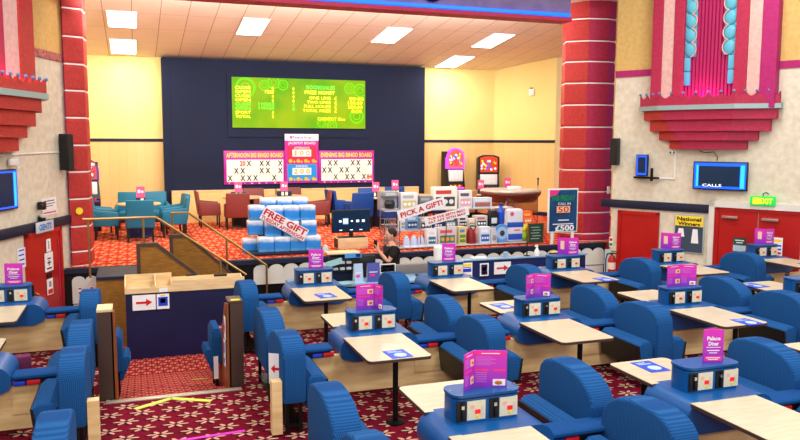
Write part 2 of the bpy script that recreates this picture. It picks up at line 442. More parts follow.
b.build('ball_graphic', mat('led_ring', (84, 200, 10), .5, emit=.85, spec=.1), scr, smooth=False)

magboard = noisy('magenta_print', (198, 26, 140), (150, 30, 160), 1.5, rough=.4)
def bingo_board(x, w, title, seed, nums, label):
    t = thing('bingo_board', label, 'board', (x, 20.41, 1.83), 0, 'bingo boards on the dark wall')
    bb = B(); bb.box(0, w, -.03, .02, 0, .90, b=.01); bb.build('backing', magboard, t)
    bb = B(); bb.box(.07, w-.06, -.034, -.028, .07, .66, b=.002); gx = w-.13
    for i in range(1, 9): bb.box(.07+gx*i/9-.004, .07+gx*i/9+.004, -.0355, -.033, .07, .66, m=1)
    for i in (1, 2): bb.box(.07, w-.06, -.0355, -.033, .07+.59*i/3-.004, .07+.59*i/3+.004, m=1)
    bb.build('number_grid', [mat('grid_white', (244, 240, 226), .6), mat('grid_line', (220, 214, 196), .6)], t, smooth=False)
    bb = B(); bb.text(title, w/2, .78, w*.92, .125, -.031, 0, .004, bold=1)
    bb.build('lettering', yellowink, t, smooth=False)
    bb = B()
    for (cx, r) in nums:
        bb.text('X', .07+gx*(cx+.5)/9, .07+.59*(2.5-r)/3, .13, .15, -.036, 0, .002, bold=1)
    for (cx, r, s) in seed: bb.text(s, .07+gx*(cx+.5)/9, .07+.59*(2.5-r)/3, .15, .14, -.036, 1, .002, bold=1)
    bb.build('marks', [blackink, redink], t, smooth=False)
    bb = B()
    for i in range(int(w/.2)): bb.box(.1+i*.2+random.random()*.06, .13+i*.2+random.random()*.06, -.033, -.029, .02, .04)
    bb.build('sparkles', paper, t, smooth=False)
bingo_board(2.245, 1.64, 'AFTERNOON BIG BINGO BOARD', [(2, 0, '20')], [(3, 0), (5, 0), (6, 0), (8, 0), (1, 1), (2, 1), (5, 1), (6, 1), (8, 1), (0, 2), (2, 2), (3, 2), (4, 2), (7, 2)], 'magenta bingo board with yellow heading left of the jackpot board')
bingo_board(4.81, 1.60, 'EVENING BIG BINGO BOARD', [(8, 2, '84')], [(1, 0), (2, 0), (5, 0), (6, 0), (8, 0), (0, 1), (1, 1), (3, 1), (4, 1), (6, 1), (2, 2), (4, 2), (5, 2), (7, 2)], 'magenta bingo board with yellow heading right of the jackpot board')
t = thing('jackpot_board', 'tall jackpot board with red and blue panels between the bingo boards', 'board', (3.87, 20.40, 1.85))
bb = B(); bb.box(0, .93, -.05, .03, 0, 1.33, b=.01); bb.box(.0, .93, -.053, -.049, 1.15, 1.33, m=1)
bb.build('backing', [magboard, paper], t, smooth=False)
bb = B(); bb.box(.06, .87, -.056, -.049, .55, 1.0); bb.build('jackpot_panel', mat('red_print', (232, 24, 64), .5), t, smooth=False)
bb = B(); bb.box(.06, .87, -.056, -.049, .06, .51); bb.build('jackpot_panel', mat('sky_print', (20, 140, 214), .5), t, smooth=False)
for z in (.72, .22):
    bb = B(); bb.box(.20, .72, -.058, -.055, z, z+.19); bb.build('number_strip', paper, t, smooth=False)
bb = B()
for z in (.815, .315):
    for i, s in enumerate('100' if z > .5 else '200'): bb.text(s, .29+i*.17, z, .05 if s == '1' else .11, .14, -.0585, 0, bold=1)
for z in (.60, .11):
    for i in range(4):
        bb.cyl((.15+i*.21, -.06, z), (.15+i*.21, -.053, z), .05, n=16); bb.cyl((.25+i*.2, -.06, z-.02), (.25+i*.2, -.053, z-.02), .03, n=12)
bb.build('coins', mat('gold_print', (222, 180, 40), .4), t, smooth=False)
bb = B(); bb.text('JACKPOT BOARD', .47, 1.075, .76, .09, -.051, 0); bb.text('AFTERNOON', .46, .955, .42, .055, -.057, 0); bb.text('EVENING', .46, .455, .32, .055, -.057, 0)
bb.text('Palace', .36, 1.24, .28, .075, -.054, 1); bb.text('Bingo', .64, 1.23, .24, .085, -.054, 2); bb.cyl((.17, -.057, 1.24), (.17, -.052, 1.24), .04, m=2)
bb.build('lettering', [paper, blueink, mat('pink_ink', (230, 90, 110), .5)], t, smooth=False)

# low timber screens in front of the feature wall
for i, (x0, x1) in enumerate(((.9, 3.58), (3.61, 4.96), (4.99, 7.72))):
    t = thing('timber_screen', ('left end', 'short middle', 'right end')[i]+' low timber screen below the bingo boards', 'screen', (x0, 20.25, SZ), 0, 'low timber screens')
    b = B(); b.box(0, x1-x0, 0, .12, 0, .82, b=.01); b.build('panel', dadopanel, t, smooth=False)
    b = B(); b.box(0, x1-x0, -.01, .13, .82, .85, b=.008); b.build('cap', ply_pale, t, smooth=False)

# ceiling lights over the stage
CL = [(-.14, 17.3), (-.15, 19.7), (2.60, 17.35), (5.91, 17.45), (8.61, 17.45), (8.61, 19.85)]
CLN = ['ceiling light panel at the left, farther from the dark wall', 'ceiling light panel at the left, close to the yellow wall', 'ceiling light panel above the left bingo board', 'ceiling light panel above the right bingo board', 'rightmost ceiling light panel nearer the header', 'ceiling light panel above the slot machines near the back wall']
CLS = [(.56, 1.15), (.56, 1.35), (.54, 1.3), (.58, 1.3), (.54, 1.3), (.6, 1.35)]
for (x, y), lab, (w, d) in zip(CL, CLN, CLS):
    t = thing('ceiling_light', lab, 'light', (x, y, cz(y)-.005), 0, 'ceiling lights over the stage'); t.rotation_euler = (-math.atan(CS), 0, 0)
    b = B(); b.box(-w/2-.02, w/2+.02, -d/2-.02, d/2+.02, -.02, .0); b.build('frame', white, t, smooth=False)
    b = B(); b.box(-w/2, w/2, -d/2, d/2, -.03, -.018); b.build('diffuser', lamp, t, smooth=False)
    la = bpy.data.lights.new('panel_lamp', 'AREA'); la.shape = 'RECTANGLE'; la.size = w; la.size_y = d; la.energy = 62; la.color = (1, .93, .80)
    lo = bpy.data.objects.new('panel_lamp', la); COL.objects.link(lo); lo.location = (x, y, cz(y)-.08)

# small things on the yellow walls
b = B(); b.box(-.09, .09, -.05, 0, -.1, .1, b=.02); b.box(-.05, .05, -.06, -.04, .1, .13, m=1)
tag(b.build('alarm_box', [white, black], loc=(10.97, 19.6, 4.42), rz=-1.09), 'small white alarm box on the yellow wall right of the dark wall', 'alarm')
b = B(); b.box(-.06, .06, -.05, 0, -.06, .06, b=.01); tag(b.build('call_point', mat('rust_red', (150, 50, 30)), loc=(11.62, 18.80, 5.06), rz=-.17), 'small red box on the cream wall near the right pillar', 'box')
t = thing('bracket_speaker', 'slim tan speaker on a bracket beside the right pillar', 'speaker', (11.75, 18.55, 3.2), -.17)
b = B(); b.box(-.08, .08, -.12, 0, 0, .75, b=.02); b.turn(Matrix.Rotation(.08, 4, 'Y')); b.build('cabinet', mat('tan_speaker', (150, 110, 50), .5), t)
b = B(); b.cyl((0, -.02, -.0), (0, .2, -.15), .02); b.build('bracket', chrome, t)
b = B(); b.box(-.13, .13, -.05, 0, SZ, 2.6); tag(b.build('stage_exit_door', reddoor, loc=(12.0, 18.66, 0), rz=-.17), 'narrow strip of red door beyond the right pillar', 'door')
b = B(); b.ball((0, 0, 0), .11, (1, 1, 1)); b.cyl((0, 0, -.1), (0, 0, -.35), .05, m=1)
tag(b.build('wall_lamp', [white, black], loc=(11.85, 18.4, 2.88)), 'round white wall lamp with black holder beside the right pillar', 'lamp')

# slot machines
def slot(name, loc, rz, label, w, h, trim, topc, round_top):
    t = thing(name, label, 'slot machine', loc, rz, 'slot machines on the stage')
    b = B(); b.prism([(0, 0), (.5, 0), (.5, h*.95), (.12, h*.95), (.12, h*.70), (0, h*.45)], 'x', -w/2, w/2, b=.01); b.build('cabinet', black, t, smooth=False)
    if round_top:
        r = w/2; pts = [(-r, h*.70), (-r, h-r)]+[(r*math.cos(PI-PI*i/14), h-r+r*math.sin(PI-PI*i/14)) for i in range(1, 14)]+[(r, h-r), (r, h*.70)]
    else:
        r = w/2; pts = [(-r, h*.70), (-r, h*.97), (-r*.5, h), (r*.5, h), (r, h*.97), (r, h*.70)]
    b = B(); b.prism(pts, 'y', .06, .2); b.build('top_box', trim, t, smooth=False)
    b = B(); b.prism([(p[0]*.82, h*.715+(p[1]-h*.70)*.88) for p in pts], 'y', .045, .07); b.build('glass', topc, t, smooth=False)
    b = B()
    for i in range(26): b.ball((random.uniform(-.66, .66)*r, .045, random.uniform(.75, .92)*h), .035, (1, .2, 1), 8, i % 4)
    b.build('artwork', [mat('art_red', (230, 40, 50), .4, emit=.5), mat('art_yellow', (250, 200, 40), .4, emit=.6), mat('art_blue', (60, 90, 230), .4, emit=.5), mat('art_white', (250, 240, 240), .4, emit=.5)], t)
    b = B(); b.box(-r*.8, r*.8, .03, .13, h*.47, h*.68, b=.01); b.build('reel_window', mat('reel_grey', (200, 205, 205), .3, emit=.3), t)
    b = B()
    for i in range(3): b.box(-r*.65+i*r*.45, -r*.65+i*r*.45+r*.35, .015, .04, h*.54, h*.65, m=0)
    for i in range(6): b.box(-r*.7+i*r*.24, -r*.7+i*r*.24+.05, -.01, .03, h*.43, h*.46, m=1+i % 2)
    b.build('buttons', [paper, yellowink, redink], t, smooth=False)
    b = B(); b.box(-r*.9, r*.9, -.02, .06, h*.40, h*.425, b=.01); b.build('front_strip', trim, t)
slot('slot_machine', (8.76, 19.95, SZ), 0, 'slot machine with rounded glowing pink top against the timber wall', .55, 1.95, mat('pink_glow', (240, 60, 230), .4, emit=1.6), mat('art_back', (225, 90, 80), .4, emit=.4), True)
slot('slot_machine', (9.75, 19.85, SZ), -.3, 'black slot machine with square red top right of the pink one', .62, 1.75, black, mat('art_back2', (190, 60, 30), .4, emit=.35), False)
slot('slot_machine', (-1.05, 19.0, SZ), .3, 'purple slot machine half hidden behind the left pillar', .6, 1.72, mat('purple_panel', (96, 50, 140), .4, emit=.15), mat('art_back3', (170, 80, 90), .4, emit=.2), True)

# ------------------------------------------------------------------ stage chairs and tables, positions precomputed from image pixels
def armchair(mt, name='armchair'):
    t = thing(name, 'proto', 'chair')
    # faces -Y
    b = B(); b.box(-.22, .22, -.26, .2, .30, .46, b=.03); b.build('seat', mt, t)
    b = B(); b.prism([(.16, .30), (.25, .30), (.33, .90), (.25, .90)], 'x', -.28, .28, b=.025); b.build('backrest', mt, t)
    for s in (-1, 1):
        b = B(); b.prism([(-.28, .30), (.2, .30), (.26, .66), (-.27, .60)], 'x', s*.22, s*.30, b=.02); b.build('armrest', mt, t)
    for sx in (-1, 1):
        for yy, y2 in ((-.24, -.25), (.2, .26)):
            b = B(); b.prism([(sx*.25-.018, yy-.018), (sx*.25+.018, yy-.018), (sx*.25+.018, yy+.018), (sx*.25-.018, yy+.018)], 'z', 0, .31); b.build('leg', black, t, smooth=False)
    return freeze(t)
def round_table(label, loc, top, base, r=.5, grp='round tables on the stage'):
    t = thing('round_table', label, 'table', loc, 0, grp)
    b = B(); b.lathe([(0, 0), (r-.01, 0), (r, .012), (r, .028), (r-.01, .04), (0, .04)], (0, 0, .71), 32); b.build('tabletop', top, t)
    b = B(); b.lathe([(0, 0), (.3, 0), (.3, .02), (.28, .04), (.28, .71), (0, .71)], n=24); b.build('pedestal', base, t)
    return t
def card_block(label, loc, w=.2, tall=.13, rz=0):
    t = thing('card_holder', label, 'card holder', loc, rz, 'card holders on the stage tables')
    b = B(); b.box(-w/2, w/2, -.06, .06, 0, tall, b=.01); b.build('holder', mat('holder_navy', (16, 40, 66), .4), t)
    b = B()
    for x in ((-.05, .05) if w > .25 else (.03,)): b.box(x-.03, x+.03, -.064, -.058, .02, tall-.02)
    b.build('reader_plate', mat('plate_cream', (240, 236, 200), .5), t, smooth=False)
    b = B(); b.box(-.09, .09, -.006, .006, tall, tall+.24); b.box(-.06, .0, -.008, -.005, tall+.10, tall+.17, m=1); b.box(.02, .06, -.008, -.005, tall+.10, tall+.15, m=1); b.build('pink_sign', [pinkcard, paper], t, smooth=False)
STC = 'armchairs on the stage'
ac = armchair(teal)
round_table('round tan table ringed by teal armchairs on the stage', (.08, 17.75, SZ), tabletan, mat('dark_blue_base', (24, 40, 90), .5), .47)
card_block('pink sign holder on the table with the teal armchairs', (.12, 17.75, SZ+.75))
TE = [((.09, 16.95), PI, 'teal armchair with its back to the camera at the round table'),
      ((-.62, 17.55), PI/2, 'teal armchair at the left side of the round table, nearer the steps'),
      ((-.72, 18.35), 2.1-.3, 'teal armchair at the left rear of the round table'),
      ((-.14, 19.15), -.1, 'teal armchair behind the round table, left of the pink sign'),
      ((.48, 19.15), .1, 'teal armchair behind the round table, right of the pink sign'),
      ((.85, 18.3), -PI/2+.2, 'teal armchair at the right rear of the round table'),
      ((.82, 17.5), -PI/2, 'teal armchair at the right side of the round table, nearer the steps')]
def chairs(proto, lst, grp):
    for i, ((x, y), rz, lab) in enumerate(lst):
        if i == 0: proto.location = (x, y, SZ); proto.rotation_euler = (0, 0, rz); proto['label'] = lab; proto['group'] = grp
        else: dup(proto, (x, y, SZ), rz, lab, grp)
chairs(ac, TE, 'teal armchairs')
blackbase = mat('blue_black_base', (14, 20, 34), .5)
round_table('left one of two dark based tables among the maroon armchairs', (2.55, 19.1, SZ), tabletan, blackbase, .5)
round_table('right one of two dark based tables, behind the toilet roll packs', (3.65, 19.1, SZ), tabletan, blackbase, .5)
card_block('pink sign holder on the left table among the maroon armchairs', (2.43, 19.0, SZ+.75), .36)
card_block('pink sign holder on the table behind the toilet roll packs', (3.58, 19.0, SZ+.75), .36)
chairs(armchair(maroon), [((2.33, 18.5), PI-.05, 'maroon armchair with its back to the camera left of the roll packs'),
       ((1.72, 19.3), PI/2, 'maroon armchair at the left end facing the table, before the timber screen'),
       ((2.95, 19.75), 0, 'maroon armchair beyond the left table, below the left bingo board'),
       ((3.95, 19.75), 0, 'maroon armchair beyond the right table, below the jackpot board'),
       ((4.38, 18.6), -PI/2-.15, 'maroon armchair right of the toilet roll packs')], 'maroon armchairs')
round_table('round tan table among the blue armchairs behind the floor television', (5.85, 18.2, SZ), tabletan, blackbase, .5)
round_table('round tan table behind the left end of the gift display', (6.95, 18.4, SZ), tabletan, blackbase, .5)
card_block('pink sign holder on the table behind the floor television', (5.72, 18.05, SZ+.75), .3)
card_block('pink sign holder on the table behind the gift display', (6.32, 18.3, SZ+.78), .3)
chairs(armchair(bluevin), [((5.2, 17.8), PI+.1, 'blue armchair with its back to the camera behind the floor television'),
       ((4.98, 18.75), PI/2+.2, 'blue armchair facing right behind the floor television, farther one'),
       ((5.95, 17.35), PI+.2, 'blue armchair left of the grey coffee machine'),
       ((5.9, 19.0), 0, 'blue armchair beyond the table behind the floor television'),
       ((6.75, 19.3), 0, 'blue armchair in front of the right timber screen'),
       ((7.66, 18.6), -PI/2, 'blue armchair at the right beside the edge of the dark wall')], 'blue armchairs')
round_table('round table below the pink topped slot machine', (8.75, 18.5, SZ), tabletan, blackbase, .42)
chairs(armchair(tanvin), [((8.05, 18.0), PI+.3, 'tan armchair in front of the pink slot machine, left one'),
       ((8.74, 17.6), PI, 'tan armchair in front of the pink slot machine, right one'),
       ((8.3, 19.0), .4, 'pale tan armchair right below the pink slot machine')], 'tan armchairs')
card_block('pink sign holder below the pink slot machine', (8.75, 18.3, SZ+.75), .16)
card_block('pink sign holder left of the round desk', (9.0, 17.25, SZ+.85), .14)
b = B(); b.lathe([(0, 0), (.2, 0), (.03, .05), (.03, .82), (.15, .84), (.15, .86), (0, .86)]); tag(b.build('pedestal_stand', blackm, loc=(9.0, 17.25, SZ-.01)), 'small black pedestal under the pink sign left of the round desk', 'stand')

# round desk
t = thing('round_desk', 'round desk with silver top and deep brown rim near the slot machines', 'desk', (8.56, 16.25, SZ-.03))
b = B(); b.lathe([(0, .92), (.68, .92), (.72, .96), (.74, 1.0), (.70, 1.03), (.0, 1.04)], n=40); b.build('top', mat('silver_top', (190, 186, 180), .3, .3), t)
b = B(); b.lathe([(.35, .72), (.58, .74), (.735, .93), (.735, .965), (.60, .965)], n=40); b.build('rim', mat('rim_brown', (96, 50, 34), .35), t)
b = B(); b.cyl((0, -.1, 0), (0, -.1, .92), .05); b.build('column', white, t)
b = B(); b.box(-.42, .42, -.60, -.585, .50, .86); b.build('acrylic_screen', mat('smoke_acrylic', (190, 150, 120), .1), t, smooth=False)
MATS['smoke_acrylic'].node_tree.nodes['Principled BSDF'].inputs['Transmission Weight'].default_value = .85
b = B(); b.box(-.05, .25, -.1, .1, 1.04, 1.10, b=.01); tag(b.build('paper_pad', paper, loc=(8.56, 16.25, SZ-.03)), 'white paper pad on the round desk', 'paper')
t = thing('microphone_stand', 'thin microphone stand right of the round desk', 'microphone', (9.34, 16.3, SZ))
b = B(); b.lathe([(0, 0), (.12, 0), (.12, .02), (.01, .03)], n=16); b.cyl((0, 0, 0), (0, 0, 1.1), .008); b.build('pole', blackm, t)
b = B(); b.cyl((0, 0, 1.08), (0, 0, 1.22), .018); b.ball((0, 0, 1.24), .03); b.build('microphone', black, t)

# television on a wooden box at the stage edge
b = B(); b.box(0, .62, 0, .34, 0, .22, b=.006); b.box(-.002, .004, 0.02, .32, .02, .2, m=1)
tag(b.build('timber_box', [ply_pale, black], loc=(3.78, 14.4, SZ)), 'pale wooden box under the floor television', 'box')
t = thing('floor_television', 'flat television with row of menu icons standing on the wooden box', 'television', (3.66, 14.5, SZ+.22), 0)
b = B(); b.box(.02, .82, 0, .05, .10, .56, b=.01); b.build('frame', black, t)
b = B(); b.box(.04, .80, -.004, 0.004, .125, .535); b.build('screen', screen_dark, t, smooth=False)
b = B(); b.box(.14, .7, -.08, .12, 0, .02, b=.005); b.box(.38, .46, .01, .05, .02, .12); b.build('stand', black, t)
b = B()
for x, w in ((.19, .05), (.30, .09), (.43, .04), (.55, .06), (.67, .06)): b.box(x-w/2, x+w/2, -.008, -.003, .33-w/2.5, .33+w/2.5)
b.box(.245, .355, -.007, -.003, .27, .39, m=1)
for x in (.2, .42, .62): b.box(x-.03, x+.03, -.008, -.003, .145, .16)
b.build('icons', [glow_white, mat('icon_blue', (130, 180, 210), .4, emit=.8)], t, smooth=False)

# toilet roll packs (FREE GIFT)
m = mat('roll_pack', (70, 150, 224), .3); g = G(m); x, y, z = g.xyz()[:3]
zz = g.m('ADD', z, g.m('MULTIPLY', g.m('SUBTRACT', g.noise(5), .5), .14))
c = g.mix(ramp01(g, zz, .17, .24), (46, 140, 224), (238, 242, 248)); c = g.mix(ramp01(g, zz, .08, -.04), c, (130, 196, 244)); g.col(c)
packs = []
def pack(x, y, z, lab, proto=[None]):
    if proto[0] is None:
        b = B(); b.box(-.148, .148, -.12, .12, 0, .285, b=.022, seg=3); proto[0] = tag(b.build('toilet_roll_pack', m), lab, 'toilet roll pack', 'stacked toilet roll packs'); o = proto[0]
    else:
        o = proto[0].copy(); COL.objects.link(o); o['label'] = lab
    o.location = (x, y, z)
OR = ('leftmost', 'second', 'third', 'rightmost')
for k in range(4): pack(2.30+k*.30, 14.15, SZ+.06, OR[k]+' blue roll pack of the bottom layer, front side')
pack(2.06, 14.5, SZ+.0, 'blue roll pack at the left side of the bottom layer, turned back')
for k in range(3): pack(2.45+k*.34, 14.20, SZ+.347, ('left', 'middle', 'right')[k]+' blue roll pack of the second layer, front side')
pack(2.16, 14.5, SZ+.347, 'blue roll pack at the left side of the second layer')
for k in range(3): pack(2.50+k*.31, 14.25, SZ+.634, ('left', 'middle', 'right')[k]+' blue roll pack of the third layer, front side')
pack(2.19, 14.5, SZ+.634, 'blue roll pack at the left side of the third layer')
for k in range(3): pack(2.42+k*.31, 14.55, SZ+.765, ('left', 'middle', 'right')[k]+' pale roll pack in the topmost layer at the back')
for k in range(3): pack(2.42+k*.31, 14.55, SZ+.48, ('left', 'middle', 'right')[k]+' roll pack under the topmost layer at the back')
b = B(); b.box(2.24, 3.2, 14.40, 14.70, SZ+.0, SZ+.48, b=.01); tag(b.build('support_box', navytrim), 'navy box added inside the roll stack to hold up its top layers', 'box')  # added support, keeps the back column of packs from floating
b = B(); b.box(2.0, 3.45, 14.0, 14.38, SZ, SZ+.06, b=.01); tag(b.build('stack_base', navytrim), 'low navy base board under the toilet roll stack', 'board')
t = thing('gift_sign', 'slanted white sign with red FREE GIFT lettering on the roll packs', 'sign', (2.63, 13.97, 1.44))
ra = -.52
b = B(); b.box(-.47, .47, -.012, 0, -.12, .12); b.turn(Matrix.Rotation(-ra, 4, 'Y')); b.build('board', paper, t, smooth=False)
b = B(); b.text('FREE GIFT', 0, .04, .90, .13, -.013, bold=1); b.text('TUESDAY AFTERNOON', 0, -.075, .90, .07, -.013, bold=1); b.turn(Matrix.Rotation(-ra, 4, 'Y')); b.build('lettering', redink, t, smooth=False)
b = B(); b.lathe([(0, 0), (.06, 0), (.07, .05), (.05, .13), (.03, .16), (0, .17)], n=14); tag(b.build('plastic_bag', mat('clear_plastic', (200, 206, 206), .2), loc=(3.42, 14.0, SZ)), 'crumpled pale plastic bag right of the roll packs', 'bag')

# ------------------------------------------------------------------ gift display
t = thing('display_rack', 'tiered white wire rack holding the gifts at the stage edge', 'rack', (4.9, 14.0, SZ))
for i, (y, z) in enumerate(((.0, .04), (.42, .33), (.84, .70))):
    b = B(); b.box(0, 3.0, y, y+.36, z-.02, z, b=.004); b.build('shelf', mat('shelf_grey', (190, 196, 204), .4), t, smooth=False)
for x in (0.01, 1.0, 2.0, 2.99):
    for y, h in ((.02, .04), (.44, .33), (1.18, .80)):
        b = B(); b.cyl((x, y, 0), (x, y, h), .012, n=8); b.build('post', chrome, t)
RY = (14.02, 14.44, 14.86); RZ = (SZ+.04, SZ+.33, SZ+.70)
def PX(px, y): return (4.98+(px-400)*.02262)*y/14.1
def PZ(py, y): return 3-(3-(.93+(243-py)*.0197))*y/14.1
def gift(name, cat, tier, px0, px1, py0, kind, cols, label, depth=.2):
    y = RY[tier]; x0, x1 = PX(px0, y), PX(px1, y); z0 = RZ[tier]; z1 = max(PZ(py0, y), z0+.1); w = x1-x0; h = z1-z0
    ms = [mat('gift_%d_%d_%d' % c, c, .45) for c in cols]; ms += [paper]*(4-len(ms))
    t = thing(name, label, cat, ((x0+x1)/2, y+.03, z0), random.uniform(-.08, .08), 'gifts on the display')
    q = w/2-.004
    if kind == 'box':
        b = B(); b.box(-q, q, 0, depth, 0, h, b=.006); b.build('carton', ms[0], t)
        b = B(); b.box(-q*.8, q*.8, -.003, .002, h*.12, h*.55, m=0); b.box(-q*.8, q*.5, -.003, .002, h*.68, h*.85, m=1)
        for i in range(3): b.ball((-q*.5+i*q*.5, -.003, h*.33), min(q, h)*.2, (1, .1, 1), 8, 2)
        b.build('printed_picture', ms[1:], t, smooth=False)
    elif kind == 'coffee':
        b = B(); b.box(-q, q, .1, .3, 0, h, b=.015); b.box(-q, q, 0, .12, h*.72, h, b=.015); b.box(-q, q, -.02, .12, 0, h*.1, b=.008); b.build('housing', ms[0], t)
        b = B(); b.lathe([(0, 0), (q*.5, 0), (q*.62, h*.25), (q*.4, h*.42), (0, h*.42)], (0, .05, h*.11), 14); b.build('jug', ms[1], t)
        b = B(); b.box(-q*.6, q*.6, -.004, 0, h*.78, h*.92); b.build('panel', ms[2], t)
    elif kind == 'dome':
        b = B(); b.lathe([(0, 0), (q, 0), (q, h*.25), (q*.85, h*.65), (q*.45, h*.95), (0, h)], (0, q, 0), 16); b.build('dome', ms[0], t)
        b = B(); b.lathe([(0, 0), (q*1.04, 0), (q*1.04, h*.08), (0, h*.08)], (0, q, 0), 16); b.build('plate', ms[1], t)
    elif kind == 'disc':
        b = B(); b.cyl((0, .04, h/2), (0, .07, h/2), h/2, n=28); b.build('dish', ms[0], t)
        b = B(); b.cyl((0, .03, h/2), (0, .041, h/2), h*.34, n=24); b.ball((0, .03, h/2), h*.16, (1, .2, 1), 10, 1); b.build('motif', ms[1:3], t)
        b = B(); b.box(-.05, .05, .05, .15, 0, .012); b.prism([(.07, .01), (.15, .01), (.08, h*.5)], 'x', -.01, .01); b.build('stand', ms[3], t)
    elif kind == 'kettle':
        b = B(); b.lathe([(0, 0), (q*.85, 0), (q*.9, h*.1), (q*.75, h*.6), (q*.5, h*.78), (0, h*.82)], (0, q, 0), 18); b.build('body', ms[0], t)
        b = B(); b.tube([(q*.6, q, h*.7), (q*.9, q, h*.95), (0, q, h), (-q*.6, q, h*.75)], .012, 8); b.build('handle', black, t)
        b = B(); b.lathe([(0, 0), (.02, 0), (.02, .02), (0, .03)], (0, q, h*.82), 10); b.build('lid_knob', black, t)
    elif kind == 'pillow':
        b = B(); b.box(-q, q, 0, .22, 0, h, b=.06, seg=4); b.build('bag', ms[0], t)
        b = B(); b.box(-q*.98, q*.98, -.004, .15, h*.45, h*.60, b=.002); b.box(-q*.9, q*.9, -.004, .15, h*.07, h*.25, b=.002); b.build('band', ms[1], t)
        b = B(); b.cyl((-q*.5, -.006, h*.85), (-q*.5, .01, h*.85), .045); b.box(-q*.2, q*.5, -.005, .01, h*.34, h*.38); b.build('label_print', ms[2], t)
    elif kind == 'bag':
        b = B(); b.prism([(-q, 0), (q, 0), (q*.95, h*.7), (q*.5, h), (-q*.5, h), (-q*.95, h*.7)], 'y', 0, .14, b=.015); b.build('body', ms[0], t)
        b = B(); b.box(-q*.55, q*.55, -.02, .0, h*.2, h*.55, b=.01); b.build('pocket', ms[1], t)
        b = B(); b.tube([(-q*.3, .07, h*.97), (-q*.2, .07, h*1.12), (q*.2, .07, h*1.12), (q*.3, .07, h*.97)], .008, 6); b.build('handle', ms[1], t)
    elif kind == 'toy':
        b = B(); b.ball((0, .07, h*.32), h*.32, (1, .9, 1), 12); b.build('body', ms[0], t)
        b = B(); b.ball((0, .05, h*.76), h*.25, (1, .9, 1), 12); b.ball((-h*.18, .05, h*.95), h*.08, n=8); b.ball((h*.18, .05, h*.95), h*.08, n=8); b.build('head', ms[1], t)
    elif kind == 'bottle':
        b = B(); b.lathe([(0, 0), (q*.8, 0), (q*.85, .02), (q*.85, h*.62), (q*.35, h*.78), (q*.3, h*.92), (0, h*.92)], (0, q, 0), 16); b.build('body', ms[0], t)
        b = B(); b.lathe([(0, 0), (q*.38, 0), (q*.38, h*.1), (0, h*.1)], (0, q, h*.9), 12); b.build('cap', ms[1], t)
gg = gift
gg('coffee_machine', 'coffee machine', 2, 383.5, 399.5, 188.5, 'coffee', [(150, 152, 158), (30, 32, 36), (196, 198, 202)], 'grey coffee machine at the left end of the gift display', .3)
gg('carton', 'box', 2, 401, 417, 190, 'box', [(222, 222, 224), (206, 190, 120), (170, 170, 176), (240, 240, 240)], 'pale carton beside the coffee machine')
gg('carton', 'box', 2, 419, 431, 194, 'box', [(120, 122, 130), (60, 62, 70), (170, 170, 176)], 'dark grey carton behind the word PICK')
gg('carton', 'box', 2, 432, 455, 185, 'box', [(240, 236, 224), (60, 62, 66), (200, 60, 60), (230, 230, 230)], 'large cream carton behind the word GIFT')
gg('gift_set', 'gift set', 2, 457, 470, 189, 'box', [(228, 222, 226), (220, 170, 180), (90, 90, 100)], 'pink and white gift set right of the cream carton')
gg('carton', 'box', 2, 471, 490, 197, 'box', [(206, 212, 226), (120, 110, 120), (230, 230, 236), (190, 90, 60)], 'pale blue carton at the right end of the top shelf')
gg('carton', 'box', 1, 401, 405.5, 214, 'box', [(228, 230, 236), (150, 160, 170)], 'narrow white carton left of the glassware set')
gg('glassware_set', 'glassware set', 1, 406, 418, 213, 'box', [(120, 160, 206), (30, 60, 110), (200, 220, 240), (220, 230, 245)], 'blue boxed glassware set below the word PICK')
gg('carton', 'box', 1, 419, 431, 216, 'box', [(168, 172, 182), (40, 40, 46), (220, 220, 226)], 'grey carton in the middle shelf right of the glassware')
gg('carton', 'box', 1, 432, 442, 217, 'box', [(38, 58, 160), (20, 30, 90), (90, 110, 210)], 'dark blue carton under the slanted date sign')
gg('carton', 'box', 1, 443, 455, 216, 'box', [(70, 74, 82), (150, 190, 200), (220, 220, 220)], 'charcoal carton with pale picture under the date sign')
gg('kitchen_set', 'box', 1, 456.5, 466, 216, 'box', [(224, 226, 232), (26, 26, 30), (60, 60, 66)], 'white carton with black shapes left of the beige one')
gg('carton', 'box', 1, 467, 473, 219, 'box', [(226, 212, 186), (160, 120, 90), (240, 230, 220)], 'beige carton on the middle shelf')
gg('carton', 'box', 1, 474, 486, 216, 'box', [(200, 196, 196), (20, 22, 26), (200, 100, 80)], 'grey carton with black picture left of the black backpack')
gg('backpack', 'bag', 1, 487, 498, 211, 'bag', [(24, 26, 32), (220, 222, 228)], 'black and white backpack in the gift display')
gg('drink_bottle', 'bottle', 1, 497, 507, 204, 'bottle', [(28, 80, 200), (20, 50, 150)], 'big blue bottle behind the duvet bag')
gg('gift_pack', 'pack', 1, 523, 533, 213, 'box', [(232, 96, 40), (240, 140, 60), (250, 180, 90)], 'orange pack at the right end of the middle shelf')
t = thing('wire_basket_stack', 'stack of grey wire baskets at the left end of the gift display', 'baskets', (4.63, 14.05, SZ), 0)
for k in range(4):
    z = k*.16
    b = B()
    for x in range(8): b.cyl((x*.045, 0, z), (x*.045, 0, z+.12), .006, n=6)
    for zz in (z+.01, z+.12): b.box(0, .32, -.006, .006, zz-.006, zz+.006); b.box(0, .32, .24, .25, zz-.006, zz+.006)
    b.box(0, .32, 0, .25, z, z+.008); b.build('basket', mat('wire_grey', (150, 156, 164), .4, .6), t, smooth=False)
for x in (0, .32):
    b = B(); b.cyl((x, .0, 0), (x, .0, .62), .01, n=6); b.build('upright', chrome, t)
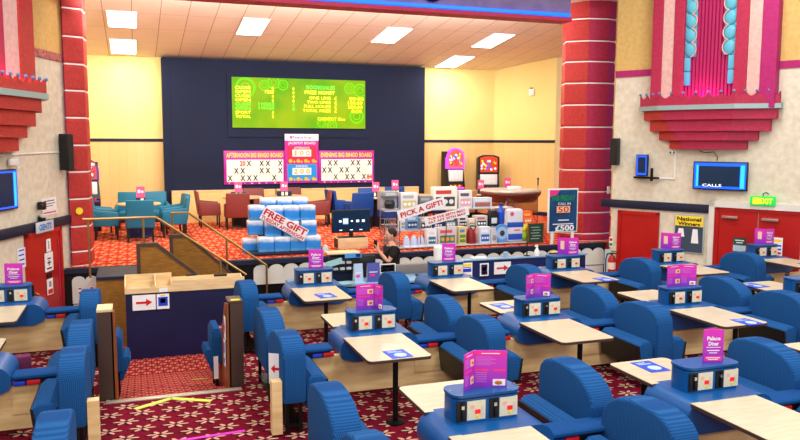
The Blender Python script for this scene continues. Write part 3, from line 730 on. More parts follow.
for k, lab in enumerate(('left', 'middle', 'right')):
    gg('plate_dome', 'dome', 0, 404+k*7, 410.8+k*7, 234.5, 'dome', [(190, 210, 240), (235, 238, 245)], lab+' pale blue dome of three on the front shelf')
gg('carton', 'box', 0, 426.5, 435.5, 228.5, 'box', [(236, 240, 244), (40, 110, 140), (220, 226, 232)], 'white carton with one dark figure on the front shelf')
gg('game_box', 'box', 0, 436.5, 455.5, 227, 'box', [(206, 200, 204), (60, 130, 110), (220, 90, 110), (230, 160, 60)], 'wide patterned game box with pink heading on the front shelf')
gg('food_box', 'box', 0, 457, 465, 227, 'box', [(220, 196, 140), (90, 150, 70), (80, 140, 200), (240, 220, 90)], 'yellow and green food box on the front shelf')
gg('kettle', 'kettle', 0, 466, 477.5, 227, 'kettle', [(130, 22, 30)], 'dark red kettle on the front shelf')
gg('carton', 'box', 0, 478.5, 489, 228, 'box', [(214, 224, 236), (30, 110, 200), (240, 244, 250)], 'white and blue carton right of the red kettle')
gg('cloth_bag', 'bag', 0, 489.5, 496.5, 230, 'bag', [(196, 200, 206), (150, 156, 166)], 'small grey cloth bag beside the round blue dish')
gg('round_dish', 'dish', 0, 496.5, 507.5, 226, 'disc', [(90, 150, 214), (150, 196, 236), (70, 50, 60), (60, 60, 70)], 'round blue dish with dark motif standing on edge')
gg('duvet_bag', 'bedding bag', 0, 507, 523.5, 210, 'pillow', [(216, 220, 230), (30, 80, 190), (220, 80, 130)], 'large white bedding bag with two blue bands')
gg('soft_toy', 'toy', 0, 521.5, 527.5, 227, 'toy', [(140, 180, 40), (230, 210, 60)], 'green and yellow soft toy right of the bedding bag')
gg('soft_toy', 'toy', 0, 527, 532.5, 228.5, 'toy', [(220, 216, 210), (236, 190, 60)], 'white soft toy beside the chalk board')
b = B(); b.box(0, .34, 0, .02, 0, .40); b.box(-.015, .355, -.005, .025, -.015, .0, m=1); b.box(-.015, .355, -.005, .025, .40, .415, m=1); b.box(-.015, 0, -.005, .025, 0, .4, m=1); b.box(.34, .355, -.005, .025, 0, .4, m=1)
t = thing('chalk_board', 'small green chalk board with white writing beside the easel sign', 'board', (7.80, 13.95, SZ+.02)); b.build('board', [mat('chalk_green', (26, 62, 50), .8), woodbrown], t, smooth=False)
b = B()
for i in range(5): b.box(.05+.03*(i % 2), .28-.03*((i+1) % 2), -.003, 0, .08+i*.06, .095+i*.06)
b.build('chalk_lines', mat('chalk', (150, 180, 160), .8), t, smooth=False)
for nm, cx, czz, w, h, rot, lines, lab in (('gift_banner', 5.38, 1.66, 1.03, .19, .27, [('PICK A GIFT!', 0, .9, .11)], 'slanted white banner with red PICK A GIFT lettering'),
                                     ('date_sign', 5.93, 1.49, .98, .17, .21, [('TUE EVE 28TH MAY', .035, .86, .05), ('SAT AFT 25TH MAY', -.035, .86, .05)], 'slanted white date sign below the PICK A GIFT banner')):
    t = thing(nm, lab, 'sign', (cx, 13.96, czz))
    b = B(); b.box(-w/2, w/2, -.01, 0, -h/2, h/2); b.turn(Matrix.Rotation(-rot, 4, 'Y')); b.build('board', paper, t, smooth=False)
    b = B()
    for s, z, tw, th in lines: b.text(s, 0, z, tw*w/1.0, th, -.011, bold=1)
    b.turn(Matrix.Rotation(-rot, 4, 'Y')); b.build('lettering', redink, t, smooth=False)
    b = B(); b.cyl((0, .01, -h*.3), (0, .05, -(czz-SZ-.1)), .01, n=6); b.build('stick', chrome, t)

# easel sign
t = thing('easel_sign', 'white framed blue poster reading FAB FRIDAY £500 on an easel', 'sign', (8.5, 13.78, SZ), 0)
b = B(); b.box(-.36, .36, -.02, .02, .24, 1.17, b=.008); b.build('frame', white, t)
b = B(); b.box(-.33, .33, -.026, -.019, .27, 1.14); b.build('poster', noisy('poster_navy', (18, 50, 92), (26, 80, 130), 2, rough=.4), t, smooth=False)
b = B(); b.text('FAB FRIDAY', 0, .97, .56, .12, -.027, 1, bold=1); b.text('CALL IN', .02, .85, .3, .055, -.027); b.box(-.12, .14, -.028, -.025, .49, .515); b.box(-.25, .25, -.028, -.025, .41, .43); b.text('£500', .04, .335, .46, .13, -.027, bold=1); 
b.box(-.16, .16, -.029, -.025, .66, .80, m=2); b.text('50', 0, .73, .26, .12, -.03, 3)
b.prism([(-.33, 1.14), (-.1, 1.14), (-.16, 1.04), (-.33, 1.0)], 'y', -.0285, -.025, 4)
b.build('lettering', [paper, greenink, mat('peach_print', (246, 196, 150), .5), redink, pinkbar], t, smooth=False)
for s in (-1, 1):
    b = B(); b.box(s*.25-.03, s*.25+.03, -.015, .015, 0, .25); b.build('leg', white, t, smooth=False)
b = B(); b.prism([(.02, .9), (.03, .9), (.4, .0), (.38, .0)], 'x', -.02, .02); b.build('prop', white, t, smooth=False)

# ------------------------------------------------------------------ stairs to the stage
b = B(); b.box(-.62, .02, 12.62, SY-.01, LZ, SZ-.02); b.box(-.62, .02, 12.6, SY-.01, SZ-.05, SZ+.0, m=1)
tag(b.build('stair_landing', [brownboard, navytrim], smooth=False), 'brown boarded landing at the head of the stage steps', 'landing')
st = thing('stage_steps', 'carpeted steps between brown side boards leading down from the stage', 'steps', (0, 0, 0))
for i in range(5):
    zt = SZ-.2-.19*i; x0 = .30+i*.25
    b = B(); b.prism([(x0, 12.66), (x0+.30, 12.66), (x0+.80, 13.42), (x0+.5, 13.42)], 'z', LZ, zt); b.build('step', blackm, st, smooth=False)
def side(y0, y1, x0, x1, ztop, x2, z2):
    b = B(); b.prism([(x0, LZ), (x0, ztop), (x1, ztop), (x2, z2), (x2, LZ)], 'y', y0, y1); b.build('side_board', brownboard, st, smooth=False)
    b = B(); t_ = .035
    b.prism([(x0-t_, SZ), (x0-t_, ztop+t_), (x1+.02, ztop+t_), (x2+.03, z2+t_), (x2+.03, z2), (x1, ztop-.02), (x0+.02, ztop-.02), (x0+.02, SZ)], 'y', y0-.012, y1+.01); b.build('edge_trim', darkedge, st, smooth=False)
side(12.58, 12.66, .03, .29, 1.33, 1.55, .22); side(13.42, 13.50, .57, .82, 1.35, 1.95, .24)
for y, pts, lab in ((12.62, [(-.78, 1.77), (.31, 1.77), (1.72, .76)], 'brass handrail on the nearer side of the stage steps'), (13.46, [(.59, 1.40), (.59, 1.755), (.86, 1.755), (2.20, .76), (2.20, LZ)], 'brass handrail on the farther side of the stage steps')):
    t = thing('handrail', lab, 'handrail', (0, 0, 0), 0, 'brass handrails of the steps')
    b = B(); b.tube([(x, y, z) for x, z in pts], .02); b.build('rail', gold, t)
    for px, z0, z1 in (((.11, 1.36, 1.76), (1.3, .48, 1.06), (-.70, SZ, 1.77)) if y < 13 else ((1.5, .72, 1.27),)):
        b = B(); b.cyl((px, y, z0), (px, y, z1), .018); b.build('post', gold, t)

# ------------------------------------------------------------------ navy sales booth in the aisle
t = thing('sales_booth', 'navy fronted sales booth with pale wooden tray top at the ramp end', 'booth', (-.18, 11.75, LZ))
b = B(); b.box(0, 1.74, 0, .5, 0, 1.02); b.build('front_panel', navy, t, smooth=False)
b = B(); b.box(-.01, 1.75, 0, .5, 1.02, 1.05); b.build('counter_board', ply_pale, t, smooth=False)
b = B(); b.box(-.01, .66, -.012, .01, 1.02, 1.10); b.box(.66, 1.75, -.012, .01, 1.02, 1.19); b.build('front_lip', ply_pale, t, smooth=False)
b = B(); b.box(-.01, .68, .42, .44, 1.05, 1.24); b.box(.66, 1.75, .42, .44, 1.05, 1.17); b.build('back_board', ply_pale, t, smooth=False)
for x in (-.01, .42, .66, 1.73):
    b = B(); b.prism([(0, 1.05), (.43, 1.05), (.43, 1.24 if x < .6 else 1.17), (.0, 1.12)], 'x', x, x+.02); b.build('divider', ply_pale, t, smooth=False)
b = B(); b.box(0, .16, 0, .05, 0, .03, b=.008)
tag(b.build('marker_pen', black, loc=(.72, 12.163, .87)), 'black pen lying on the back edge of the booth tray', 'pen')
b = B(); b.box(0, .2, 0, .06, 0, .035, b=.01); tag(b.build('stapler', black, loc=(1.12, 11.86, .89)), 'black stapler on the right box of the booth tray', 'stapler')
def arrow_pts(x, z, w, h, left=False):
    p = [(-.5, .12), (.12, .12), (.12, .4), (.5, 0), (.12, -.4), (.12, -.12), (-.5, -.12)]
    return [(x+(-a if left else a)*w, z+c*h) for a, c in (p[::-1] if left else p)]
def arrow_sign(label, loc, rz, w, h, left=False, group='red arrow signs', vertical=False):
    t = thing('arrow_sign', label, 'sign', loc, rz, group)
    b = B(); b.box(-w/2, w/2, -.006, 0, -h/2, h/2); b.build('plate', paper, t, smooth=False)
    b = B(); b.prism(arrow_pts(0, 0, w*.7, h*.6 if not vertical else h*.35, left), 'y', -.009, -.005); b.build('arrow', redink, t, smooth=False)
def notice(name, label, loc, rz, w, h, bars, frame=paper, cat='sign', lines=(), txt=blackink, group=None):
    """flat printed notice: bars are (x0,x1,z0,z1,mat) in 0..1 of the plate; lines are (text, z, w, h)"""
    t = thing(name, label, cat, loc, rz, group)
    b = B(); b.box(-w/2, w/2, -.008, 0, -h/2, h/2); b.build('plate', frame, t, smooth=False)
    if bars:
        ms = []; b = B()
        for x0, x1, z0, z1, m_ in bars:
            if m_ not in ms: ms.append(m_)
            b.box((x0-.5)*w, (x1-.5)*w, -.0095, -.007, (z0-.5)*h, (z1-.5)*h, m=ms.index(m_))
        b.build('print', ms, t, smooth=False)
    if lines:
        b = B()
        for s, z, tw, th in lines: b.text(s, 0, (z-.5)*h, tw*w, th*h, -.0097)
        b.build('lettering', txt, t, smooth=False)
    return t
arrow_sign('red arrow sign on the front of the navy sales booth', (.08, 11.74, .58), 0, .33, .23)
notice('safety_notice', 'small blue notice beside the arrow on the navy sales booth', (.35, 11.74, .58), 0, .18, .23, [(.12, .88, .2, .8, blueink), (.3, .7, .4, .7, paper), (.3, .7, .85, .95, yellowink)])
notice('price_card', 'small white card hanging at the right end of the navy booth', (1.62, 11.74, .57), 0, .1, .2, [(.15, .85, .6, .7, blueink), (.15, .7, .4, .48, blueink)])
b = B(); b.box(-.06, .06, -.006, 0, -.03, .03); tag(b.build('lip_label', [paper], loc=(.36, 11.73, .755)), 'tiny paper label on the booth tray lip', 'label')

# ------------------------------------------------------------------ counter before the stage
t = thing('service_counter', 'long navy service counter with pale blue top before the stage', 'counter', (5.30, 12.0, LZ))
b = B(); b.box(0, 2.62, 0, .13, 0, 1.19, b=.005); b.build('front_panel', mat('counter_blue', (10, 30, 88), .5), t, smooth=False)
b = B(); b.box(-.05, 2.66, -.02, .15, 1.19, 1.22, b=.01); b.build('counter_top', mat('pale_blue_top', (120, 160, 196), .35), t)
b = B(); b.box(.1, .16, -.01, 0, .2, 1.15); b.box(2.5, 2.56, -.01, 0, .2, 1.15); b.build('panel_strip', navy, t, smooth=False)
t = thing('office_desk', 'low pale blue desk behind the row of tables nearest the stage', 'desk', (2.3, 11.45, LZ))
b = B(); b.box(0, 2.98, 0, .75, .98, 1.02, b=.006); b.build('desktop', MATS['pale_blue_top'], t)
b = B(); b.box(0, 2.98, .68, .72, 0, .98); b.build('modesty_panel', navy, t, smooth=False)
for x in (.03, 2.9):
    b = B(); b.box(x, x+.05, .05, .68, 0, .98); b.build('end_panel', navy, t, smooth=False)
DT = LZ+1.02
# device tower
t = thing('device_stand', 'navy stand racked with hand held terminals on the desk', 'stand', (3.18, 11.75, DT))
b = B(); b.box(-.2, .2, 0, .25, 0, .44, b=.01); b.build('tower', navyd, t)
b = B(); b.box(-.22, .26, -.06, .0, .16, .40, b=.01); b.build('bracket', black, t)
for i in range(7):
    b = B(); b.box(-.2+(i % 4)*.11, -.12+(i % 4)*.11, -.10, -.055, .20+(i//4)*.1, .24+(i//4)*.1, b=.008); b.build('terminal', mat('terminal_grey', (190, 196, 204), .4), t)
b = B(); b.box(-.3, .24, -.12, .16, .46, .49, b=.005); b.build('wooden_top', ply_pale, t)
b = B(); b.box(-.02, .26, -.14, -.12, .40, .47); b.box(.16, .24, -.142, -.139, .41, .46, m=1); b.build('blue_header', [mat('sky_header', (70, 150, 220), .4), navy], t, smooth=False)
b = B(); b.box(-.25, .02, -.16, -.13, .33, .42); b.turn(Matrix.Rotation(-.25, 4, 'Y')); b.build('mint_header', mat('mint', (150, 196, 200), .5), t, smooth=False)
t = thing('till_monitor', 'black till monitor on the desk facing away', 'monitor', (3.62, 12.0, DT))
b = B(); b.box(-.18, .18, 0, .04, .12, .36, b=.01); b.build('screen_shell', black, t)
b = B(); b.box(-.04, .04, 0, .03, 0, .13); b.box(-.1, .1, -.05, .1, 0, .015); b.build('stand', black, t)
def brochure(label, loc, rz, w, h, m_):
    t = thing('brochure', label, 'brochure', loc, rz, 'brochures on the desk')
    b = B(); b.prism([(0, 0), (.008, 0), (.05, h), (.042, h)], 'x', -w/2, w/2); b.build('front_leaf', m_, t, smooth=False)
    b = B(); b.prism([(.05, h), (.042, h), (.1, 0), (.108, 0)], 'x', -w/2, w/2); b.build('back_leaf', paper, t, smooth=False)
    b = B(); b.box(-w*.35, w*.3, .02, .026, h*.5, h*.54); b.box(-w*.3, w*.1, .008, .02, h*.3, h*.42, m=1); b.build('print', [paper, pinkbar], t, smooth=False)
brochure('pale blue leaflet standing on the desk right of the terminals', (3.37, 11.52, DT), .1, .15, .31, mat('pale_leaflet', (170, 196, 226), .5))
brochure('purple and blue brochure standing on the desk', (3.62, 11.52, DT), -.05, .21, .31, mat('violet_leaflet', (70, 80, 160), .5))
notice('desk_sign', 'black and white price sign standing on the desk beside the man', (3.88, 11.6, DT+.2), 0, .27, .15, [(.05, .95, .1, .9, black), (.15, .85, .56, .74, offwhite), (.15, .45, .24, .42, offwhite), (.55, .85, .24, .42, offwhite)], paper, 'sign', (), paper)
b = B(); b.box(-.13, .13, -.03, .06, 0, .125, b=.01); tag(b.build('sign_base', white, loc=(3.88, 11.63, DT)), 'white block under the price sign on the desk', 'block')
b = B(); b.box(-.16, .1, -.1, .08, 0, .03, b=.006); b.turn(Matrix.Rotation(.4, 4, 'Z')); tag(b.build('folded_leaflet', MATS['mint'], loc=(3.16, 11.52, DT)), 'mint leaflet lying on the desk below the terminals', 'leaflet')
t = thing('desk_keyboard', 'black keyboard on the desk right of the man', 'keyboard', (4.75, 11.75, DT))
b = B(); b.box(-.3, .3, -.09, .09, 0, .03, b=.006); b.build('case', black, t)
b = B()
for i in range(12):
    for j in range(4): b.box(-.28+i*.047, -.242+i*.047, -.075+j*.04, -.045+j*.04, .03, .038)
b.build('keys', mat('key_grey', (60, 62, 66), .5), t, smooth=False)
b = B(); b.box(-.5, .5, 0, .12, 0, .16, b=.01); tag(b.build('equipment_bar', mat('grey_bar', (120, 112, 108), .5), loc=(4.62, 12.06, DT)), 'long grey equipment case at the back of the desk', 'equipment')
b = B(); b.ball((0, 0, .02), .04, (1, 1.5, .5)); tag(b.build('computer_mouse', black, loc=(4.2, 11.62, DT)), 'black computer mouse on the pale blue desk', 'mouse')
CT = LZ+1.22
t = thing('towel_dispenser', 'white cylinder dispenser at the left end of the counter', 'dispenser', (5.02, 12.2, DT))
b = B(); b.lathe([(0, .12), (.075, .12), (.08, .15), (.08, .42), (.05, .46), (0, .465)], n=18); b.build('body', white, t)
b = B(); b.cyl((0, 0, 0), (0, 0, .12), .03); b.lathe([(0, 0), (.07, 0), (.07, .015), (0, .02)], n=16); b.build('foot', black, t)
notice('colour_notice', 'white notice with yellow blue and red bands at the counter end', (5.48, 11.985, .72), 0, .21, .30, [(.1, .9, .78, .92, yellowink), (.1, .9, .45, .65, blueink), (.1, .9, .1, .28, redink), (.1, .9, .7, .74, blackink)])
notice('safety_notice', 'small navy notice left of the arrow on the service counter', (5.82, 11.985, .73), 0, .17, .23, [(.15, .85, .1, .9, navy), (.3, .7, .4, .7, paper), (.3, .7, .2, .3, yellowink)])
arrow_sign('red arrow sign on the front of the service counter', (6.18, 11.985, .74), 0, .33, .22)
t = thing('spray_bottle', 'white spray bottle standing on the service counter', 'bottle', (6.92, 12.06, CT))
b = B(); b.lathe([(0, 0), (.05, 0), (.052, .08), (.02, .13), (.015, .16), (0, .16)], n=14); b.build('body', white, t)
b = B(); b.box(-.045, .02, -.012, .012, .16, .195, b=.005); b.build('trigger', white, t)
b = B(); b.lathe([(0, 0), (.035, 0), (.045, .09), (.04, .095), (0, .095)], n=14); tag(b.build('paper_cup', mat('cup_blue', (150, 186, 220), .5), loc=(6.28, 12.06, CT)), 'pale blue paper cup on the service counter', 'cup')
b = B(); b.box(0, .28, 0, .13, 0, .03, b=.006); tag(b.build('paper_stack', paper, loc=(5.6, 12.0, CT)), 'white paper stack at the left of the service counter', 'paper')
b = B(); b.box(0, .2, 0, .06, 0, .04, b=.012); b.box(.03, .17, .005, .05, .035, .055, m=1, b=.005); tag(b.build('tape_dispenser', [black, yellowink], loc=(7.18, 12.03, CT)), 'black and yellow tape dispenser on the service counter', 'dispenser')
b = B(); b.box(0, .24, 0, .1, 0, .045, b=.01); tag(b.build('cloth', paper, loc=(7.45, 12.01, CT)), 'folded white cloth at the right end of the service counter', 'cloth')
b = B(); b.cyl((0, 0, 0), (0, 0, .26), .012); b.lathe([(0, 0), (.06, 0), (.06, .012), (0, .015)], n=14); tag(b.build('pole_stub', blackm, loc=(6.72, 12.07, CT)), 'short black pole standing on the service counter', 'pole')

# ------------------------------------------------------------------ things on the left wall
t = thing('wall_television', 'blue framed television on the left wall', 'television', LW(2.14, 2.29, .06), LRZ)
b = B(); b.box(-.48, .48, 0, .06, -.29, .29, b=.01); b.build('frame', black, t)
b = B(); b.box(-.455, .455, -.004, .002, -.265, .265); b.build('border', glow_blue, t, smooth=False)
b = B(); b.box(.37, .43, -.006, -.001, -.245, .245); b.build('side_bar', glow_cyan, t, smooth=False)
b = B(); b.box(-.45, .35, -.007, -.001, -.24, .24); b.build('screen', screen_dark, t, smooth=False)
def speaker(label, loc, rz, w, h):
    t = thing('wall_speaker', label, 'speaker', loc, rz, 'wall speakers beside the stage')
    b = B(); b.box(-w/2, w/2, -.2, -.02, -h/2, h/2, b=.012); b.build('cabinet', black, t)
    b = B(); b.box(-w/2+.015, w/2-.015, -.206, -.198, -h/2+.02, h/2-.02); b.build('grille', mat('speaker_mesh', (34, 30, 26), .8), t, smooth=False)
    b = B(); b.box(-.03, .03, -.03, .03, -.05, .05); b.build('bracket', blackm, t)
speaker('black wall speaker beside the left pillar', LW(.13, 2.80, .02), LRZ-.35, .14, .60)
speaker('black wall speaker beside the right pillar', RW(.02, 2.80, .02), RRZ, .14, .54)
notice('wall_paper', 'white typed notice beside the coat hooks on the left wall', LW(.63, 1.98, .01), LRZ, .5, .19, [(.15, .85, .72, .8, blackink), (.1, .9, .5, .56, blackink), (.25, .75, .3, .36, blackink)])
b = B(); b.box(-.25, .25, -.008, 0, -.035, .035); b.box(-.22, .2, -.01, -.007, -.01, .01, m=1); tag(b.build('strip_notice', [paper, redink], loc=LW(.60, 1.845, .01), rz=LRZ), 'narrow strip with red print under the typed notice', 'sign')
t = thing('security_camera', 'small black security camera beside the typed notice', 'camera', LW(.98, 1.98, .02), LRZ)
b = B(); b.box(-.05, .05, -.1, 0, -.06, .06, b=.01); b.build('body', black, t)
b = B(); b.cyl((-.12, -.08, 0), (-.05, -.08, 0), .035); b.build('lens', black, t)
b = B(); b.lathe([(0, 0), (.07, 0), (.05, -.04), (0, -.05)], (0, -.07, -.14)); b.build('dome', white, t)
b = B(); b.ball((0, -.04, 0), .06); tag(b.build('wall_knob', black, loc=LW(.98, 1.78, .02), rz=LRZ), 'black knob above the navy trim on the left wall', 'knob')  # a plain round wall knob, no bell
t = thing('gents_sign', 'white GENTS sign above the red door on the left', 'sign', LW(.97, 1.655, .09), LRZ)
b = B(); b.box(-.28, .28, -.015, 0, -.085, .085, b=.003); b.build('plate', mat('sign_grey', (196, 204, 212), .5), t)
b = B(); b.text('GENTS', 0, 0, .40, .10, -.016, bold=1); b.build('lettering', mat('cyan_ink', (20, 120, 200), .5), t, smooth=False)
# gents door
d = bpy.data.objects.new('door_1', None); COL.objects.link(d); struct(d); d.location = LW(.88, LZ, 0); d.rotation_euler = (0, 0, LRZ)
b = B(); b.box(-.50, .50, -.04, .02, 0, 1.84); b.build('door_leaf', reddoor, d, smooth=False)
b = B(); b.box(-.57, -.49, -.06, .02, 0, 1.90); b.box(.49, .57, -.06, .02, 0, 1.90); b.box(-.57, .57, -.06, .02, 1.82, 1.90); b.build('door_frame', reddoor, d, smooth=False)
b = B(); b.tube([(-.38, -.04, .72), (-.38, -.09, .74), (-.34, -.10, .84), (-.38, -.09, .94), (-.38, -.04, .96)], .014); b.build('door_handle', gold, d)
b = B(); b.box(.43, .47, -.05, -.035, .05, 1.7); b.build('hinge_strip', crimson, d, smooth=False)
notice('gents_symbol', 'small white plate with a black figure on the red door', LW(.79, 1.335, .05), LRZ, .14, .20, [(.42, .58, .2, .65, blackink), (.42, .58, .7, .82, blackink)])
notice('door_notice', 'white notice with black print on the red door', LW(.80, 1.07, .05), LRZ, .27, .30, [(.3, .7, .65, .72, blackink), (.3, .7, .42, .5, blackink), (.42, .52, .3, .6, blackink), (.2, .8, .12, .2, blackink)])
b = B(); b.box(-.08, .08, -.012, 0, -.035, .035); tag(b.build('door_latch', black, loc=LW(.80, .85, .042), rz=LRZ), 'small black latch below the white notice on the red door', 'latch')
notice('no_smoking_sign', 'small no smoking sign low on the red door', LW(.80, .67, .05), LRZ, .19, .25, [(.1, .9, .05, .35, redink), (.3, .7, .5, .85, mat('grey_print', (150, 140, 140), .6))])
notice('wall_notice', 'white text notice on the wall left of the red door', LW(1.56, 1.25, .01), LRZ, .22, .30, [(.15, .85, .85, .92, blueink), (.1, .8, .62, .69, blueink), (.15, .85, .38, .45, blueink), (.1, .8, .15, .22, blueink)])
b = B(); b.tube([(-1.95, 0, 0), (-.05, 0, .02)], .012, 6); tag(b.build('wall_cable', white, loc=LW(.08, 2.78, .015), rz=LRZ), 'pale cable running along the left wall to the speaker', 'cable')
t = thing('junction_box', 'white box with cable tails under the left ornament', 'box', LW(1.72, 2.68, .03), LRZ)
b = B(); b.box(-.12, .12, -.04, 0, -.05, .05, b=.01); b.build('box', white, t)
b = B(); b.tube([(.05, -.03, -.05), (.1, -.03, -.1), (.2, -.03, -.05)], .01, 6); b.build('cable_tail', white, t)

# ------------------------------------------------------------------ ornamental organ grilles
def ornament(label, loc, rz, strips, tiers, lip_z, xl, xr, uplight, mirror):
    sg = -1 if mirror else 1
    t = thing('organ_grille', label, 'ornament', loc, rz, 'ornamental organ grilles')
    def plan(x0, x1, p, kl, kr):
        pts = [(x0, 0), (x0, -p*.35), (x0+kl, -p), (x1-kr, -p), (x1, -p*.35), (x1, 0)]
        return [(sg*a, c) for a, c in pts]
    for x0, x1, m_, dep, z0 in strips:
        bb = B(); a, c = sorted((sg*x0, sg*x1))
        if m_ is fluted:
            n = 14
            for i in range(n):
                xa = a+(c-a)*i/n; xb = a+(c-a)*(i+1)/n
                bb.prism([(xa, 0), (xa, -dep), (xa+(xb-xa)*.2, -dep-.03), (xa+(xb-xa)*.8, -dep-.03), (xb, -dep), (xb, 0)], 'z', z0, 6.8)
        else: bb.box(a, c, -dep, 0, z0, 6.8, b=.01)
        bb.build('pilaster' if m_ is not fluted else 'fluted_panel', m_, t, smooth=False)
    for i, (z0, z1, x0, x1, p) in enumerate(tiers):
        kk = min(.55, (x1-x0)*.2)
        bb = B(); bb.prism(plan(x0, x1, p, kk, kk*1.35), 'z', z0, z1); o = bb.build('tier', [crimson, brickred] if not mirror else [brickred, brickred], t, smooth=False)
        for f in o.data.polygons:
            if f.normal.x*sg < -.3 and abs(f.normal.z) < .3: f.material_index = 1  # stage-side facets coloured redder, standing in for warm stage light
    z0 = tiers[0][1]
    bb = B(); bb.prism(plan(xl-.02, xr+.02, .46, .5, .68), 'z', z0-.01, z0+.075); bb.build('silver_band', silver, t, smooth=False)
    # scalloped lip
    pl = plan(xl, xr, .44, .5, .68); segs = list(zip(pl, pl[1:]))[1:4]
    bb = B(); kn = B()
    for p, q in segs:
        P, Q = Vector((*p, 0)), Vector((*q, 0)); L = (Q-P).length; n = max(2, round(L/.21))
        up = Vector((0, 0, 1)); inn = Vector((0, .06, 0))
        for i in range(n):
            for k in range(6):
                f0 = (i+k/6)/n; f1 = (i+(k+1)/6)/n
                h0 = lip_z-.07*math.sin(PI*k/6); h1 = lip_z-.07*math.sin(PI*(k+1)/6)
                A = P.lerp(Q, f0); C = P.lerp(Q, f1)
                bb.quad([A+up*(z0+.07), C+up*(z0+.07), C+up*h1, A+up*h0]); bb.quad([A+inn+up*(z0+.07), C+inn+up*(z0+.07), C+inn+up*h1, A+inn+up*h0])
                bb.quad([A+up*h0, C+up*h1, C+inn+up*h1, A+inn+up*h0])
            kn.ball(P.lerp(Q, i/n)+up*(lip_z+.02), .028, n=8)
    bb.build('scalloped_lip', crimson if not mirror else brickred, t, smooth=False); kn.build('knobs', mat('knob_blue', (100, 130, 180), .4), t)
    return t
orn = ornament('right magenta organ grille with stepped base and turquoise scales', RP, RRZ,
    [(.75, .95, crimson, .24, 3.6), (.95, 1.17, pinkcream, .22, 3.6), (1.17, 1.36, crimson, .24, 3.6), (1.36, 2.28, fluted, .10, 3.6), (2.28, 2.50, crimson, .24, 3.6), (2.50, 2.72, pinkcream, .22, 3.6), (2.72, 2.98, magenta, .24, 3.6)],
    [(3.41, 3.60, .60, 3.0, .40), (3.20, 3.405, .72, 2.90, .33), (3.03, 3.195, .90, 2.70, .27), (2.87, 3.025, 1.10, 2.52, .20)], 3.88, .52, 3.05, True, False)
for s0 in (1.36, 2.26):
    sca = B(); rim = B(); inner = 1 if s0 < 2 else -1
    for i in range(10):
        z = 4.05+i*.26; w = .11 if i < 2 else .20 if i < 6 else .28
        xa, xb = (s0, s0+w) if inner > 0 else (s0-w, s0)
        if i < 2: sca.box(xa, xb, -.17, -.12, z, z+.25, b=.01)
        else:
            cxx = xa+.10 if inner > 0 else xb-.10
            for k in range(1 if i < 6 else 2): sca.ball((cxx+inner*k*.12, -.15, z+.13), .125, (.9, .35, 1.05), 14)
            sca.box(xa, xb, -.15, -.12, z, z+.26)
            rim.tube([(cxx+inner*.115*math.cos(a), -.185, z+.13+.13*math.sin(a)) for a in [-1.4+k*.35 for k in range(9)]], .012, 5)
    o = sca.build('turquoise_scales', turq, orn); rim.build('scale_rims', pinkcream, o)
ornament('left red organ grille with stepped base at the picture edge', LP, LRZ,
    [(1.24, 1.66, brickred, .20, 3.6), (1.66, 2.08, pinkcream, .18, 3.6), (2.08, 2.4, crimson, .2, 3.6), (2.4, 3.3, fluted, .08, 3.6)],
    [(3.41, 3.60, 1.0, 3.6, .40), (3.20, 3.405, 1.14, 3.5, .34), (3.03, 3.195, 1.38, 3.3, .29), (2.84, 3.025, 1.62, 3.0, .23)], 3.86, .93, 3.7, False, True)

# ------------------------------------------------------------------ things on the right wall
t = thing('wall_television', 'blue framed television reading CALLS on the right wall', 'television', RW(2.09, 2.38, .14), RRZ+.05)
b = B(); b.box(-.48, .48, 0, .06, -.26, .26, b=.01); b.build('frame', black, t)
b = B(); b.box(-.455, .455, -.004, .002, -.235, .235); b.build('border', glow_blue, t, smooth=False)
b = B(); b.box(-.42, -.38, -.006, -.001, -.2, .2); b.box(.36, .43, -.006, -.001, -.22, .2); b.build('side_bar', glow_cyan, t, smooth=False)
b = B(); b.box(-.375, .35, -.007, -.001, -.19, .18); b.build('screen', screen_dark, t, smooth=False)
b = B(); b.text('CALLS', -.13, -.175, .34, .05, -.008); b.build('lettering', glow_white, t, smooth=False)
b = B(); b.box(-.08, .08, .06, .14, -.08, .08); b.build('bracket', blackm, t)
b = B(); b.tube([(-.32, 0, .06), (-.2, 0, .02), (-.05, 0, .04), (.02, 0, -.05), (.02, 0, -.12)], .008, 6); tag(b.build('television_cable', black, loc=RW(2.0, 2.78, .1), rz=RRZ), 'black cable looping down to the right wall television', 'cable')
t = thing('small_screen', 'small blue portrait screen on a black bracket on the right wall', 'screen', RW(.58, 2.54, .12), RRZ-.15)
b = B(); b.box(-.13, .13, 0, .05, -.21, .21, b=.01); b.build('frame', black, t)
b = B(); b.box(-.11, .11, -.004, .002, -.19, .19); b.build('border', glow_blue, t, smooth=False)
b = B(); b.box(-.08, .09, -.006, -.001, -.15, .16); b.build('screen', screen_dark, t, smooth=False)
b = B(); b.box(-.15, .35, -.03, .08, -.26, -.22); b.box(.2, .24, .0, .04, -.3, -.05); b.build('bracket', blackm, t, smooth=False)
b = B(); b.box(-.07, .07, -.04, 0, -.03, .03, b=.006); b.box(-.05, -.02, -.045, -.038, -.02, .02, m=1); b.box(.02, .05, -.045, -.038, -.02, .02, m=1)
tag(b.build('wall_socket', [white, black], loc=RW(1.15, 2.80, .0), rz=RRZ), 'white double socket under the right organ grille', 'socket')
b = B(); b.box(-.012, .012, -.02, 0, -.46, 0); b.box(-.32, .012, -.02, 0, -.48, -.45); tag(b.build('cable_duct', white, loc=RW(1.2, 2.76, 0), rz=RRZ, smooth=False), 'white cable duct from the socket to the small screen', 'duct')
d = bpy.data.objects.new('door_2', None); COL.objects.link(d); struct(d); d.location = RW(.51, LZ, 0); d.rotation_euler = (0, 0, RRZ)
b = B(); b.box(-.37, .37, -.03, .02, 0, 1.86); b.build('door_leaf', reddoor, d, smooth=False)
